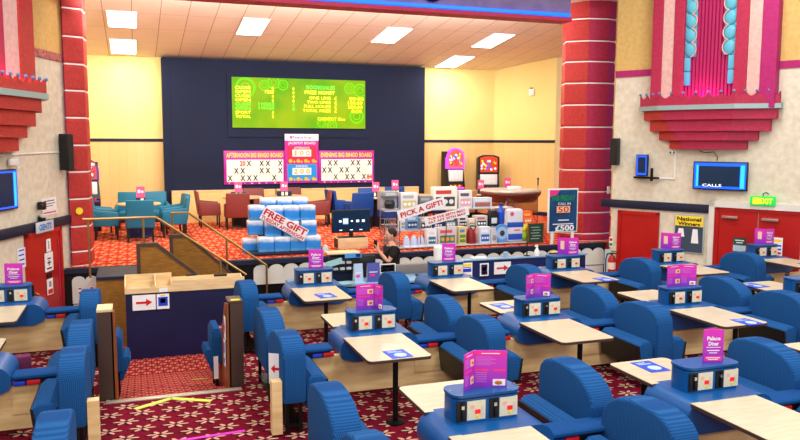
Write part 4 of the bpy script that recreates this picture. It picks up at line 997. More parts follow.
b = B(); b.box(-.43, -.36, -.05, .02, 0, 1.92); b.box(.36, .43, -.05, .02, 0, 1.92); b.box(-.43, .43, -.05, .02, 1.85, 1.92); b.build('door_frame', reddoor, d, smooth=False)
b = B(); b.tube([(.26, -.03, .72), (.26, -.08, .76), (.26, -.08, .92), (.26, -.03, .96)], .012); b.build('door_handle', gold, d)
t = thing('notice_board', 'grey notice board with yellow NATIONAL WINNERS heading between red doors', 'notice board', RW(1.53, 1.25, .0), RRZ)
b = B(); b.box(-.29, .29, -.03, 0, -.37, .37, b=.005); b.build('frame', mat('board_frame', (170, 176, 176), .5), t)
b = B(); b.box(-.265, .265, -.034, -.028, -.345, .345); b.build('felt', mat('slate_felt', (58, 72, 88), .9), t, smooth=False)
b = B(); b.box(-.265, .265, -.037, -.03, .15, .345); b.build('heading_card', yellowink, t, smooth=False)
b = B(); b.text('National', 0, .285, .46, .075, -.038, bold=1); b.text('Winners', 0, .195, .42, .07, -.038, bold=1); b.build('lettering', blackink, t, smooth=False)
for x, z0, z1 in ((-.15, -.06, .10), (.12, -.17, .10)):
    b = B(); b.prism([(x-.07, z0), (x+.07, z0), (x+.045, z1), (x-.045, z1)], 'y', -.038, -.033); b.build('pinned_paper', paper, t, smooth=False)
# exit doors
for k, (u0, u1, nm) in enumerate(((2.08, 2.75, 'door_3'), (2.77, 3.47, 'door_4'))):
    d = bpy.data.objects.new(nm, None); COL.objects.link(d); struct(d); d.location = RW((u0+u1)/2, LZ, 0); d.rotation_euler = (0, 0, RRZ); w = u1-u0
    b = B(); b.box(-w/2, w/2, -.03, .02, 0, 2.04); b.box(-w/2+.1, w/2-.1, -.036, -.028, 1.15, 1.75, m=0); b.build('door_leaf', reddoor, d, smooth=False)
    b = B(); b.box(-w/2+.06, -w/2+.34, -.09, -.03, 1.90, 1.95, b=.01); b.build('door_closer', mat('closer_silver', (170, 140, 130), .4, .5), d)
    b = B(); b.box(-w/2+.05, w/2-.05, -.08, -.04, .98, 1.02, b=.01); b.build('push_bar', chrome, d)
b = B(); b.box(1.90, 2.0, -.07, 0, LZ, 1.92); b.box(1.90, 3.8, -.07, 0, 1.80, 1.92)
struct(b.build('trim_exit', offwhite, loc=RP, rz=RRZ, smooth=False))
b = B(); b.box(2.0, 2.08, -.05, 0, LZ, 1.80); b.box(2.0, 3.6, -.05, 0, 1.74, 1.80)
struct(b.build('trim_door', reddoor, loc=RP, rz=RRZ, smooth=False))
t = thing('exit_sign', 'lit green and yellow EXIT sign above the red double doors', 'sign', RW(2.84, 1.96, .08), RRZ)
b = B(); b.box(-.21, .21, -.03, .03, -.085, .085, b=.006); b.build('case', mat('exit_green', (30, 190, 70), .4, emit=.7), t)
b = B(); b.box(-.16, -.06, -.034, -.028, -.06, .06); b.text('EXIT', .06, 0, .22, .10, -.034, 1, bold=1); b.build('lettering', [mat('exit_yellow', (220, 240, 40), .4, emit=1.0), MATS.get('exit_yellow') or white], t, smooth=False)
b = B(); b.tube([(0, 0, .08), (0, .0, .13), (.05, 0, .15), (.08, .05, .12)], .008, 6); b.build('cable', black, t)
notice('green_plate', 'small dark green plate on the left exit door', RW(2.47, 1.19, .045), RRZ, .22, .14, [(.15, .85, .6, .72, paper), (.25, .75, .3, .42, paper)], mat('plate_green', (14, 76, 60), .5))
b = B(); b.box(-.11, .11, -.008, 0, -.06, .06); tag(b.build('pale_plate', mat('pale_sky', (170, 200, 214), .5), loc=RW(2.47, 1.07, .045), rz=RRZ), 'pale blue plate below the green plate on the exit door', 'sign')
notice('colour_notice', 'white notice with yellow blue and red bands on the right exit door', RW(3.10, 1.16, .045), RRZ, .19, .32, [(.1, .9, .76, .9, yellowink), (.1, .9, .5, .6, blueink), (.1, .9, .3, .4, blueink), (.1, .9, .08, .2, redink)])
b = B(); b.box(-.05, .05, -.03, 0, -.08, .08, b=.006); tag(b.build('wall_switch', white, loc=(9.66, 13.86, 1.96), rz=.5), 'small white switch on the magenta side of the right pillar', 'switch')
t = thing('fire_extinguisher', 'red fire extinguisher hanging on the wall left of the red door', 'fire extinguisher', RW(.02, .25, .12), RRZ)
b = B(); b.lathe([(0, 0), (.07, 0), (.078, .02), (.078, .36), (.05, .42), (.025, .45), (0, .45)], n=18); b.build('cylinder', mat('extinguisher_red', (170, 20, 24), .35), t)
b = B(); b.cyl((0, 0, .44), (0, 0, .49), .02); b.box(-.02, .09, -.012, .012, .48, .50); b.box(-.02, .08, -.012, .012, .52, .535); b.build('valve', black, t)
b = B(); b.tube([(0, 0, .48), (-.1, 0, .46), (-.13, 0, .35), (-.13, 0, .08)], .014, 8); b.build('hose', black, t)
b = B(); b.lathe([(.0785, .16), (.0795, .16), (.0795, .30), (.0785, .30)], n=18); b.build('instruction_label', mat('label_cream', (226, 214, 190), .6), t)
notice('extinguisher_notice', 'small notice above the fire extinguisher', RW(-.06, .95, .01), RRZ, .08, .2, [(.1, .9, .6, .9, redink), (.1, .9, .1, .4, greenink)])
b = B(); b.box(0, .45, -.3, 0, .62, .66, b=.006); b.box(.02, .06, -.28, -.02, LZ, .62); b.box(.39, .43, -.28, -.02, LZ, .62)
tag(b.build('side_table', black, loc=RP+RD*1.35, rz=RRZ), 'narrow black table below the notice board', 'table')

# ------------------------------------------------------------------ man behind the desk
def skinmesh(name, verts, edges, rad, mats, parent, root=0, sub=2):
    me = bpy.data.meshes.new(name); me.from_pydata(verts, edges, []); o = bpy.data.objects.new(name, me); COL.objects.link(o)
    md = o.modifiers.new('s', 'SKIN'); md.use_smooth_shade = True
    for i, v in enumerate(me.skin_vertices[0].data): v.radius = rad[i] if isinstance(rad[i], tuple) else (rad[i], rad[i]); v.use_root = i == root
    sb = o.modifiers.new('d', 'SUBSURF'); sb.levels = sub
    dg = bpy.context.evaluated_depsgraph_get(); dg.update()
    m2 = bpy.data.meshes.new_from_object(o.evaluated_get(dg)); bpy.data.objects.remove(o)
    return m2
man = thing('person', 'person in a black t-shirt behind the desk facing left with a phone', 'person', (4.33, 12.75, LZ), -PI/2)
# faces -Y locally; -PI/2 turns that to face -X.  local +X is towards the stage, -X towards the camera
V = []; E = []; Rr = []
def add(p, r, par=None):
    V.append(p); Rr.append(r); i = len(V)-1
    if par is not None: E.append((par, i))
    return i
pel = add((0, 0, .92), .15); wa = add((0, 0, 1.08), .135, pel); chs = add((0, .01, 1.28), .155, wa); up_ = add((0, .02, 1.40), .12, chs); nk = add((0, 0, 1.48), .055, up_); hd0 = add((0, -.02, 1.54), .06, nk)
for s in (-1, 1):
    sh = add((s*.17, .01, 1.39), .06, up_)
    if s < 0: el = add((s*.24, .0, 1.12), .045, sh); wr_ = add((s*.23, -.10, .90), .03, el); hd = add((s*.23, -.13, .83), .034, wr_); dirn = Vector((0, -.15, -1))
    else: el = add((s*.22, -.12, 1.15), .045, sh); wr_ = add((s*.08, -.27, 1.36), .03, el); hd = add((s*.05, -.28, 1.43), .034, wr_); dirn = Vector((-.2, .1, 1))
    for k in range(5):
        off = Vector((0, (k-1.5)*.018, 0)) if k < 4 else Vector((0, -.045, 0))
        l = (.05, .06, .065, .055, .035)[k]
        f1 = add(tuple(Vector(V[hd])+off+dirn.normalized()*l*.6), .009, hd); add(tuple(Vector(V[f1])+dirn.normalized()*l*.6+Vector((.012*s*-1, 0, 0))), .008, f1)
    hp = add((s*.1, 0, .86), .095, pel); kn = add((s*.11, -.02, .48), .062, hp); an = add((s*.11, .02, .09), .042, kn); add((s*.12, -.13, .04), .04, an)
bm_ = skinmesh('body', V, E, Rr, skin, man)
bb = B(); bb.bm.from_mesh(bm_)
bb.ball((0, -.02, 1.61), .095, (.82, 1.0, 1.22), 18); bb.ball((0, -.115, 1.60), .018, (.8, 1.1, 1.3), 8); bb.box(-.02, .02, -.108, -.10, 1.545, 1.553)
for s in (-1, 1): bb.ball((s*.08, -.01, 1.605), .022, (.5, 1, 1.4), 8); bb.ball((s*.032, -.10, 1.63), .012, n=8, m=1)
bb.build('body', [skin, black], man)
bb = B(); bb.ball((0, .01, 1.65), .1, (.86, 1.02, 1.0), 16); bb.turn(Matrix.Identity(4)); bb.build('hair', hair, man)
V = []; E = []; Rr = []
pel = add((0, 0, .90), .175); wa = add((0, 0, 1.08), .165, pel); chs = add((0, .01, 1.27), .175, wa); up_ = add((0, .02, 1.39), .135, chs)
for s in (-1, 1):
    sh = add((s*.18, .01, 1.385), .08, up_); add((s*.225, .0 if s < 0 else -.07, 1.22), .065, sh)
bb = B(); bb.bm.from_mesh(skinmesh('shirt', V, E, Rr, black, man)); bb.build('t_shirt', mat('black_cotton', (16, 16, 18), .9), man)
V = []; E = []; Rr = []
pel = add((0, 0, .90), .165)
for s in (-1, 1): hp = add((s*.1, 0, .82), .11, pel); kn = add((s*.11, -.02, .48), .08, hp); add((s*.11, .02, .10), .065, kn)
bb = B(); bb.bm.from_mesh(skinmesh('trousers', V, E, Rr, black, man)); bb.build('trousers', mat('dark_trousers', (40, 48, 70), .9), man)
bb = B(); bb.lathe([(.068, -.004), (.078, -.004), (.076, .006), (.066, .006)], (0, .0, 1.462), 16); bb.build('lanyard', redink, man)
bb = B(); bb.box(-.035, .035, -.005, .005, -.07, .07, b=.004); o = bb.build('mobile_phone', blackm, loc=(4.02, 12.70, 1.17), rz=-.9); tag(o, 'mobile phone held up by the person behind the desk', 'phone')

# ------------------------------------------------------------------ seating
q = .87  # seating group scaled about the camera; row spacing below already includes this factor
X0, Y0, DX, DY, W = 1.985, 9.963, 1.975, 2.671, .5656
ROWN = {1: 'rear row', 2: 'middle row', 3: 'front row'}
ORD = ['first', 'second', 'third', 'fourth', 'fifth', 'sixth']
def colname(c): return 'left of the aisle' if c == 0 else ORD[c-1]+' right of the aisle'
def cx(c): return X0+W/2+(c-1)*DX if c > 0 else X0+W/2-1.9-DX+.013+(-.0)
CX0 = -1.42*q-W/2
def CXX(c): return CX0 if c == 0 else X0+W/2+(c-1)*DX
def ry(r): return Y0-(r-1)*DY
# console prototype: origin at housing centre x, front face y, tier floor
con = thing('card_console', 'proto', 'console')
def pod(x0, x1, y0, y1, z0, z1):
    w = x1-x0; pts = [(x0+.13, z0)]
    for k in range(9):
        a = PI*1.18-(PI*1.18-PI/2)*k/8; pts.append((x0+.13+.13*math.cos(a), z1-.14+.14*math.sin(a)))
    for k in range(9):
        a = PI/2-(PI*.68)*k/8; pts.append((x1-.13+.13*math.cos(a), z1-.14+.14*math.sin(a)))
    pts.append((x1-.13, z0))
    b = B(); b.prism(pts, 'y', y0, y1); return b
CZ0, CZ1 = .656, .858
pod(-W/2-.10, W/2+.17, -.18, .34, .40, CZ0).build('pod', blue_lam, con, ang=.5)
def stad(w, d, z0, z1, r, n=6, y0=0):
    pts = []; ox = .025; w = w-.05
    for (sx, sy, a0) in ((-1, -1, PI), (1, -1, 1.5*PI), (1, 1, 0), (-1, 1, .5*PI)):
        for k in range(n+1):
            a = a0+PI/2*k/n; pts.append((ox+sx*(w/2-r)+r*math.cos(a), y0+d/2+sy*(d/2-r)+r*math.sin(a)))
    return pts
b = B(); b.prism(stad(W, .24, 0, 0, .07), 'z', CZ0, CZ1-.03); b.build('housing', blue_lam, con, ang=.5)
b = B(); b.prism(stad(W-.015, .225, 0, 0, .065, y0=.007), 'z', CZ1-.03, CZ1-.018); b.build('seam', black, con, ang=.5)
b = B(); b.prism(stad(W+.015, .255, 0, 0, .08, y0=-.007), 'z', CZ1-.018, CZ1); b.build('lid', blue_lam, con, ang=.5)
b = B()
for s in (-1, 1): b.cyl((s*.21, .11, CZ1), (s*.21, .11, CZ1+.005), .008, n=8)
b.build('lid_screw', chrome, con)
for side_ in (0, 1):
    for x in (-.085, .165):
        sy = -1 if side_ == 0 else 1; yb = 0 if side_ == 0 else .24
        def bx(b, x0, x1, z0, z1, d0, d1, m=0):
            sh_ = 0 if sy < 0 else .08; xs = sorted((x0*-sy+sh_, x1*-sy+sh_)); ys = sorted((yb+sy*d0, yb+sy*d1)); b.box(xs[0], xs[1], ys[0], ys[1], CZ0+z0, CZ0+z1, m=m)
        rd = B(); bx(rd, x-.055, x+.085, .022, .158, -.01, .006); ob = rd.build('reader_plate', mat('reader_cream', (220, 214, 186), .5), con, smooth=False)
        s_ = B(); bx(s_, x+.005, x+.045, .065, .095, 0, .011); s_.build('red_display', mat('display_red', (230, 30, 34), .4, emit=.4), ob, smooth=False)
        s_ = B(); s_.cyl((-sy*(x+.028)+(0 if sy < 0 else .08), yb, CZ0+.045), (-sy*(x+.028)+(0 if sy < 0 else .08), yb+sy*.012, CZ0+.045), .011, n=10); s_.build('button', yellowink, ob)
        s_ = B(); bx(s_, x-.03, x+.0, .105, .13, 0, .008); bx(s_, x+.05, x+.07, .05, .12, 0, .008, 1); s_.build('printed_key', [mat('key_pink', (240, 170, 160), .5), mat('key_pale', (206, 202, 180), .5)], ob, smooth=False)
        sl = B(); bx(sl, x-.135, x-.062, .018, .160, -.01, .007); ob = sl.build('card_slot', black, con, smooth=False)
        s_ = B(); bx(s_, x-.10, x-.088, .03, .15, 0, .02); bx(s_, x-.105, x-.083, .11, .135, 0, .024, 1); s_.build('slot_guide', [blackm, chrome], ob, smooth=False)
freeze(con)
# table prototype: origin on the console axis, running towards -Y
def rr(x0, x1, y0, y1, r, n=5):
    pts = []
    for (cx_, cy_, a0, rad) in ((x0+r, y0+r, PI, r), (x1-r, y0+r, 1.5*PI, r), (x1-.005, y1-.005, 0, .005), (x0+.005, y1-.005, .5*PI, .005)):
        for k in range(n+1): a = a0+PI/2*k/n; pts.append((cx_+rad*math.cos(a), cy_+rad*math.sin(a)))
    return pts
TZ = .655
def table_proto(L):
    tab = thing('table', 'proto', 'table'); ly = -L*.82
    b = B(); b.prism(rr(-.305, .305, -L, -.02, .05), 'z', TZ-.004, TZ); b.build('tabletop', laminate, tab, ang=.5)
    b = B(); b.prism(rr(-.307, .307, -L-.002, -.02, .05), 'z', TZ-.03, TZ-.004); b.build('edge', darkedge, tab, ang=.5)
    b = B(); b.cyl((0, ly, 0), (0, ly, TZ-.03), .026); b.build('leg', blackm, tab)
    b = B(); b.box(-.2, .2, ly-.02, ly+.02, TZ-.055, TZ-.03); b.box(-.02, .02, ly, -.1, TZ-.055, TZ-.03); b.build('bracket', blackm, tab, smooth=False)
    b = B(); b.lathe([(0, 0), (.09, 0), (.09, .012), (.03, .02), (0, .02)], (0, ly, 0), 16); b.build('foot', blackm, tab)
    return freeze(tab)
tab = table_proto(.89); tab2 = table_proto(.62)
# seats: origin under the shared backrest, partition at y = 0, running towards -Y
prof = [(-.93, .297), (-.06, .297), (-.03, .36), (-.03, .62), (-.06, .70), (-.13, .765), (-.24, .82), (-.40, .852), (-.56, .862), (-.68, .858), (-.78, .842), (-.86, .812), (-.92, .76), (-.945, .69), (-.945, .36)]
prof = [(y*.874, z) for y, z in prof]
def bench(sides, panel):
    t = thing('double_seat' if len(sides) == 2 else 'end_seat', 'proto', 'seat')
    b = B(); b.prism(prof, 'x', -.105, .105, b=.025); b.build('backrest', blue_fab, t, ang=.7)
    for s in sides:
        # tip-up seat folded against the backrest
        pp = [(s*.11, .24), (s*.27, .26), (s*.30, .48), (s*.25, .52), (s*.16, .52), (s*.11, .47)]
        b = B(); b.prism(pp, 'y', -.79, -.09, b=.025); o = b.build('folded_seat', blue_fab, t, ang=.7)
        xs = sorted((s*.272, s*.300)); b = B(); b.prism([(s*.25, .225), (s*.282, .225), (s*.312, .475), (s*.28, .475)], 'y', -.785, -.095); b.build('seat_pan', black, o, smooth=False)
    for y in (-.75, -.12):
        for x in (-.06, .06):
            b = B(); b.box(x-.015, x+.015, y-.015, y+.015, 0, .31); b.build('leg', blackm, t, smooth=False)
    b = B(); b.box(-.075, .075, -.77, -.10, .06, .09); b.build('foot_rail', blackm, t, smooth=False)
    if panel:
        x = -.11*panel; xs = sorted((x, x-.09*panel))
        b = B(); b.box(xs[0], xs[1], -.80, -.70, .02, .50); b.build('end_panel', ply, t, smooth=False)
    return freeze(t)
bn2 = bench((-1, 1), 0); bnL = bench((1,), 0); bnR = bench((-1,), 0); bpL = bench((1,), 1); bpR = bench((-1,), -1)
used = set()
def place(proto, loc, rz, label, group):
    if proto.name not in used:
        used.add(proto.name); proto.location = loc; proto.rotation_euler = (0, 0, rz); proto['label'] = label; proto['group'] = group; return proto
    return dup(proto, loc, rz, label, group)
# mirrored end seats for the far side of a partition (turned by half a turn)
for r in (1, 2, 3):
    n = 5 if r == 1 else 4 if r == 2 else 3
    YR = ry(r)
    for c in range(0, n+1):
        x = CXX(c)
        if not (r == 3 and c == 0):
            cn = '%s console of the %s' % (ORD[c-1], ROWN[r]) if c else 'left block console of the %s' % ROWN[r]
            place(con, (x, YR, FZ), 0, 'blue card reader unit, %s' % (cn.replace(' console', ' from the aisle', 1) if c else cn), 'card reader consoles')
            place(tab, (x-.045, YR-.15, FZ), 0, 'beige table on the camera side of the %s' % cn, 'beige tables')
            if r > 1: place(tab2, (x-.03, YR+.28, FZ), PI, 'beige table on the stage side of the %s' % cn, 'beige tables')
    G1 = 'blue tip-up seats'
    xa = CXX(1)-DX/2; xl = CXX(0)+DX/2
    place(bpL if r == 2 else bnL, (xa, YR-.07, FZ), 0, 'blue end seat right of the aisle, camera side, %s' % ROWN[r], G1)
    place(bpR if r == 2 else bnR, (xl, YR-.07, FZ), 0, 'blue end seat left of the aisle, camera side, %s' % ROWN[r], G1)
    if r > 1:
        place(bnR, (xa, YR-.02, FZ), PI, 'blue end seat right of the aisle, stage side, %s' % ROWN[r], G1)
        place(bnL, (xl, YR-.02, FZ), PI, 'blue end seat left of the aisle, stage side, %s' % ROWN[r], G1)
    for c in range(1, n+1):
        if c == n and r > 1: continue
        if r == 1 and c == n: continue
        x = CXX(c)+DX/2
        place(bn2, (x, YR-.07, FZ), 0, 'blue double seat between consoles %s and %s, camera side, %s' % (ORD[c-1], ORD[c], ROWN[r]), G1)
        if r > 1: place(bn2, (x, YR-.02, FZ), PI, 'blue double seat between consoles %s and %s, stage side, %s' % (ORD[c-1], ORD[c], ROWN[r]), G1)
    # dividers with padded rail
    for blk, (a, e) in enumerate(((xa-.05, CXX(n)+(.35 if r == 1 else DX/2)), (CXX(0)-.9, xl+.05))):
        t = thing('booth_divider', 'plywood divider with blue padded rail, %s, %s block' % (ROWN[r], 'main' if blk == 0 else 'left'), 'divider', (0, YR, FZ), 0, 'booth dividers')
        b = B(); b.box(a, e, -.095, -.025, .06, .46, b=.004); b.build('plywood_panel', ply, t, smooth=False)
        cs = range(1, n+1) if blk == 0 else (0,)
        edges = [a]+[v for c in cs for v in (CXX(c)-W/2-.17, CXX(c)+W/2+.17)]+[e]
        for x0, x1 in zip(edges[::2], edges[1::2]):
            if x1-x0 < .1: continue
            b = B(); b.box(x0, x1, -.16, .05, .52, .565, b=.018, seg=3); b.build('padded_rail', blue_pad, t)
            b = B(); b.box(x0+.02, x1-.02, -.125, .02, .46, .52); b.build('trough', black, t, smooth=False)
        for c in cs:
            x = CXX(c)
            for s in (-1, 1):
                for sy in (-1, 1):
                    yb = -.15 if sy < 0 else .02
                    b = B(); b.box(x+s*.56-.10, x+s*.56+.0, yb, yb+.03, .467, .505, b=.006); b.build('blue_pocket', blueink, t)
                    b = B(); b.box(x+s*.56+.01, x+s*.56+.12, yb, yb+.03, .467, .51, b=.006); b.build('red_pocket', redink, t)
                b = B(); b.box(x+s*.60-.16, x+s*.60+.16, -.103, -.093, .20, .38); b.build('access_panel', ply, t, smooth=False)

# ---- menus on the consoles
def menu(label, c, r, dx, dy, rz, lw, la, rw, rla, cover):
    """two hinged leaves: left leaf width lw swung by la, right leaf width rw swung by rla (radians towards the camera)"""
    H = .30*.87 if r < 3 else .27
    t = thing('menu_card', label, 'menu', (CXX(c)+dx, ry(r)+.10+dy, FZ+CZ1), rz, 'purple menu cards')
    for sgn, w, a in ((-1, lw, la), (1, rw, rla)):
        mt = Matrix.Rotation(a*sgn*-1, 4, 'Z')
        b = B(); x0, x1 = sorted((0, sgn*w)); b.box(x0, x1, -.002, .002, 0, H); b.turn(mt); lf = b.build('leaf', menu_mat, t, smooth=False)
        b = B(); m_ = (x0+x1)/2; ww = x1-x0
        if cover and sgn > 0:
            b.text('Palace', m_, H*.74, ww*.66, H*.12, -.003, 0, bold=1); b.text('Diner', m_, H*.58, ww*.5, H*.12, -.003, 0, bold=1)
            b.box(m_-ww*.35, m_+ww*.35, -.0035, -.002, H*.46, H*.475, 0); b.box(m_-ww*.3, m_+ww*.3, -.0035, -.002, H*.36, H*.385, 0); b.box(m_-ww*.2, m_+ww*.2, -.0035, -.002, H*.29, H*.31, 0)
            b.box(m_-ww*.42, m_+ww*.42, -.0035, -.002, H*.06, H*.2, 1); b.box(m_-ww*.34, m_+ww*.34, -.004, -.003, H*.14, H*.165, 0); b.box(m_-ww*.25, m_+ww*.25, -.004, -.003, H*.09, H*.11, 0)
        elif cover:
            b.box(m_-ww*.2, m_+ww*.2, -.0035, -.002, H*.3, H*.8, 2); b.box(m_-ww*.2, m_+ww*.2, -.0035, -.002, H*.85, H*.9, 1)
        else:
            b.box(x0+.008, x1-.008, -.0035, -.002, H*.88, H*.95, 1); b.box(m_-ww*.28, m_+ww*.28, -.0042, -.003, H*.905, H*.925, 0)
            for i in range(7): b.box(x0+.012, x0+.012+ww*(.45+.25*((i*37) % 3)/3), -.0035, -.002, H*(.82-i*.036), H*(.828-i*.036), 4)
            if sgn < 0:
                b.box(x0+.01, x0+ww*.75, -.0035, -.002, H*.46, H*.53, 1); b.box(x1-ww*.38, x1-.012, -.004, -.002, H*.60, H*.78, 2); b.box(x1-ww*.38, x1-.012, -.004, -.002, H*.12, H*.32, 2)
                b.ball((x1-ww*.2, -.004, H*.22), ww*.1, (1, .2, .8), 8, 3); b.ball((x1-ww*.2, -.004, H*.69), ww*.1, (1, .2, .8), 8, 3)
            else:
                b.box(x0+.01, x0+ww*.45, -.0035, -.002, H*.43, H*.49, 1); b.box(x1-ww*.42, x1-.01, -.0035, -.002, H*.43, H*.49, 1); b.box(x1-ww*.42, x1-.01, -.004, -.002, H*.05, H*.22, 0); b.ball((x1-ww*.25, -.005, H*.13), ww*.11, (1.1, .2, .6), 10, 3)
            for i in range(6): b.box(x0+.012, x0+.012+ww*.34, -.0035, -.002, H*(.39-i*.05), H*(.40-i*.05), 4)
        b.turn(mt); b.build('cover_print' if cover else 'menu_print', [paper, pinkbar, mat('photo_tan', (236, 200, 170), .5), mat('photo_food', (190, 110, 40), .5), mat('menu_pale', (206, 130, 214), .5)], lf, smooth=False)
pn = 'purple menu card'
menu(pn+' showing inside pages on the first console of the front row', 1, 3, -.02, .05, -.1, .15, .75, .235, .25, False)
menu(pn+' with upright white cover title on the second console of the front row', 2, 3, -.015, .0, -.3, .14, -2.75, .165, -.0, True)
menu(pn+' with inside pages on the first console of the middle row', 1, 2, .075, .06, 0, .2, .05, .15, 1.25, False)
menu(pn+' with inside pages on the second console of the middle row', 2, 2, .005, .07, 0, .17, .55, .19, .55, False)
menu(pn+' with inside pages on the third console of the middle row', 3, 2, .06, .06, 0, .22, .12, .19, .45, False)
for c, dx in ((1, -.01), (2, .0), (3, .07), (4, .05), (5, .05)):
    menu(pn+' on the console %s in the rear row' % ('first from the aisle', 'second from the aisle', 'third from the aisle', 'fourth from the aisle', 'fifth from the aisle')[c-1], c, 1, dx-(.03 if c < 3 else -.03), .02, (-.2 if c < 3 else -.3), .1 if c < 3 else .17, -2.5 if c < 3 else -.8, .2, -.05 if c < 3 else -.3, True)
menu(pn+' on the console at the left edge beside the red door', 0, 1, .0, .02, -.1, .05, -2.2, .2, .0, True)
b = B(); b.box(-.09, .09, -.004, .004, 0, .26); b.box(-.06, .06, -.006, -.003, .2, .23, m=1); b.box(-.06, .05, -.006, -.003, .05, .15, m=2)
tag(b.build('fallen_menu', [pinkbar, menu_mat, paper], loc=(2.12, 7.95, FZ+.12), rz=.1), 'pink card tucked beside the far seat of the middle row near the aisle', 'menu')
b = B(); b.box(-.13, .13, -.06, .06, 0, .22, b=.02); tag(b.build('handbag', mat('plum_cloth', (96, 24, 70), .8), loc=(-1.12, 7.82, FZ+.34), rz=.2), 'plum coloured bag on the left block divider', 'bag')
# ---- blue leaflets lying on tables
def leaf(label, x, y, w, d, rz):
    t = thing('table_leaflet', label, 'leaflet', (x, y, FZ+TZ+.0005), rz, 'blue leaflets on the tables')
    b = B(); b.box(-w/2, w/2, -d/2, d/2, 0, .003); b.build('sheet', mat('leaflet_blue', (24, 70, 200), .4), t, smooth=False)
    b = B(); b.lathe([(0, 0), (.06, 0), (.06, .001), (0, .001)], (w*.05, -d*.15, .003), 20); b.box(-w*.35, w*.3, d*.2, d*.26, .003, .004); b.box(-w*.35, w*.1, d*.32, d*.38, .003, .004)
    b.build('print', mat('leaflet_pale', (170, 200, 240), .5), t, smooth=False)
leaf('blue leaflet on the camera side table of the first console, middle row', 2.24, 6.40, .21, .26, .05)
leaf('blue leaflet on the stage side table of the second console, front row', 4.20, 5.32, .2, .30, .0)
leaf('blue leaflet on the camera side table of the third console, middle row', 6.27, 6.35, .22, .28, 0)
leaf('blue leaflet on the camera side table of the first console, rear row', 2.24, 9.18, .22, .28, .1)
leaf('blue leaflet on the camera side table of the third console, rear row', 6.28, 9.02, .22, .28, .1)
leaf('blue leaflet on the stage side table of the second console, middle row', 4.10, 7.92, .2, .30, .1)
leaf('blue leaflet on the stage side table of the fourth console, middle row', 7.97, 7.98, .26, .3, .1)
leaf('blue leaflet on the camera side table at the right end of the rear row', 10.22, 9.12, .22, .3, .1)
# ---- aisle guards with sloping side boards
for s, x, lab in ((1, .89, 'right'), (-1, -.33, 'left')):
    t = thing('aisle_guard', 'brown guard post with sloping wooden side on the %s of the aisle' % lab, 'guard', (x, 7.93, FZ))
    b = B(); x0, x1 = (0, .15) if s > 0 else (-.15+.08, .08); b.box(x0, x1, 0, .05, 0, .90); b.build('front_board', brownvinyl, t, smooth=False)
    xi = x0 if s > 0 else x1
    b = B(); b.prism([(.0, -.25), (.0, .90), (.28, .86), (1.0, -.1), (1.0, -.4)], 'x', xi-.015, xi+.015); b.build('side_board', woodbrown, t, smooth=False)
    b = B(); b.box(x0, x1, 0, .28, .90, .93, b=.005); b.build('cap', ply_pale if s < 0 else brownvinyl, t, smooth=False)
    if s > 0: 
        b = B(); b.box(.03, .12, .01, .07, .931, .936); b.build('yellow_tag', yellowink, t, smooth=False)
    t = thing('tip_up_chair', 'narrow blue tip-up seat on the %s side of the ramp' % lab, 'seat', (x-.07 if s > 0 else x+.09, 8.55, .03))
    b = B(); b.prism([(-.06, .45), (.06, .45), (.06, .80), (.03, .86), (-.03, .86), (-.06, .80)], 'y', 0, .42, b=.012); b.build('backrest', blue_fab, t)
    b = B(); b.prism([(-s*.06, .36), (-s*.02, .34), (-s*.02, .60), (-s*.12, .62), (-s*.14, .56)], 'y', .02, .4, b=.01); b.build('folded_seat', blue_fab, t)
    b = B(); b.box(-.02, .02, .04, .08, 0, .5); b.box(-.02, .02, .32, .36, 0, .5); b.build('leg', blackm, t, smooth=False)
arrow_sign('red arrow sign on the right guard post facing the aisle', (.865, 8.06, FZ+.62), -PI/2, .12, .24)
notice('blue_notice', 'tall blue and white strip below the arrow on the right guard', (.865, 8.12, FZ+.33), -PI/2, .12, .28, [(.2, .8, .5, .9, blueink), (.2, .8, .1, .3, blueink)])
arrow_sign('red left arrow card on the aisle end seat of the middle row', (CXX(1)-DX/2-.125, 6.62, FZ+.56), -PI/2+1.0, .14, .28, True, vertical=True)
b = B(); b.box(-.02, .03, -.006, 0, -.13, .13); tag(b.build('white_card', paper, loc=(.80, 8.53, .44), rz=0), 'white card on the narrow seat right of the ramp', 'card')

# ---- tape on the carpet
def tape(label, pts, w, m_, z):
    b = B()
    for (xa_, ya), (xb, yb) in zip(pts, pts[1:]):
        d = Vector((xb-xa_, yb-ya, 0)); n_ = Vector((-d.y, d.x, 0)).normalized()*w/2
        P = [Vector((xa_, ya, 0))+n_, Vector((xb, yb, 0))+n_, Vector((xb, yb, 0))-n_, Vector((xa_, ya, 0))-n_]
        b.prism([(p.x, p.y) for p in P], 'z', z, z+.004)
    tag(b.build('floor_tape', m_, smooth=False), label, 'tape', 'coloured tape on the carpet')
lime = mat('lime_tape', (206, 226, 80), .5); magt = mat('magenta_tape', (216, 40, 190), .5); pnk = mat('pink_tape', (236, 60, 100), .5)
tape('lime tape bent like a flat arrow on the crimson carpet', [(-.065, 7.56), (.285, 7.77), (.66, 7.56)], .06, lime, FZ+.001)
tape('magenta tape lying across the carpet at the bottom left', [(.10, 6.60), (.871, 6.656)], .045, magt, FZ+.001)
def rz_(y): return FZ-.03+(LZ+.02-FZ+.03)*(y-7.86)/(10.9-7.86)
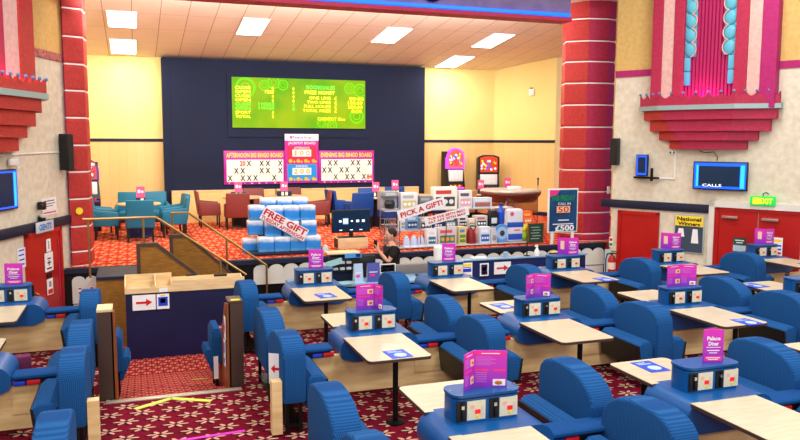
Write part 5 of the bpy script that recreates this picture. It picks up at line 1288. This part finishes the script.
def ramp_tape(label, p, q_, w, m_):
    b = B(); d = Vector((q_[0]-p[0], q_[1]-p[1], 0)); n_ = Vector((-d.y, d.x, 0)).normalized()*w/2
    for h in (.003, .007):
        b.quad([(c[0]+k*n_.x, c[1]+k*n_.y, rz_(c[1]+k*n_.y)+h) for c, k in ((p, 1), (p, -1), (q_, -1), (q_, 1))])
    tag(b.build('floor_tape', m_, smooth=False), label, 'tape', 'coloured tape on the carpet')
ramp_tape('pink tape line on the ramp carpet', (0, 9.2), (.58, 8.98), .035, pnk)
ramp_tape('short lime tape on the ramp beside the right seat', (.60, 9.55), (.80, 9.5), .045, lime)

# ------------------------------------------------------------------ light
def area(name, loc, sx, sy, e, col, rot=(0, 0, 0)):
    la = bpy.data.lights.new(name, 'AREA'); la.shape = 'RECTANGLE'; la.size = sx; la.size_y = sy; la.energy = e; la.color = col
    o = bpy.data.objects.new(name, la); COL.objects.link(o); o.location = loc; o.rotation_euler = rot; return o
for x in (-1.5, 3.5, 8.5):
    for y in (4.0, 9.0):
        area('hall_lamp', (x, y, 7.6), 1.6, 1.6, 210, (1, .96, .92))
for x in (.6, 3.5, 6.6):
    area('stage_fill', (x, 13.75, 5.45), 2.2, .35, 160, (1, .97, .95), (math.radians(97), 0, 0))  # unseen fill added behind the header to brighten the stage ceiling
for x in (-1.0, 3.2, 7.4):
    area('front_fill', (x, -1.2, 4.6), 2.4, .6, 150, (1, .95, .90), (math.radians(84), 0, -.25))  # frontal fill added on the hall side to lift the stage and ceiling
sp = bpy.data.lights.new('grille_uplight', 'POINT'); sp.energy = 14; sp.color = (1, .1, .85); sp.shadow_soft_size = .08
so = bpy.data.objects.new('grille_uplight', sp); COL.objects.link(so); so.location = RW(1.78, 3.74, .32)
sp = bpy.data.lights.new('grille_uplight', 'POINT'); sp.energy = 8; sp.color = (1, .1, .5); sp.shadow_soft_size = .08
so = bpy.data.objects.new('grille_uplight', sp); COL.objects.link(so); so.location = LW(2.2, 3.74, .3)
w = bpy.data.worlds.new('world'); sc.world = w; w.use_nodes = True
w.node_tree.nodes['Background'].inputs[0].default_value = (.95, .97, 1.0, 1); w.node_tree.nodes['Background'].inputs[1].default_value = .45
vs = sc.view_settings; vs.view_transform = 'Standard'; vs.look = 'None'; vs.exposure = 0.0; vs.gamma = 1.0; vs.use_curve_mapping = False
sc.cycles.use_denoising = True
sc.cycles.max_bounces = 6
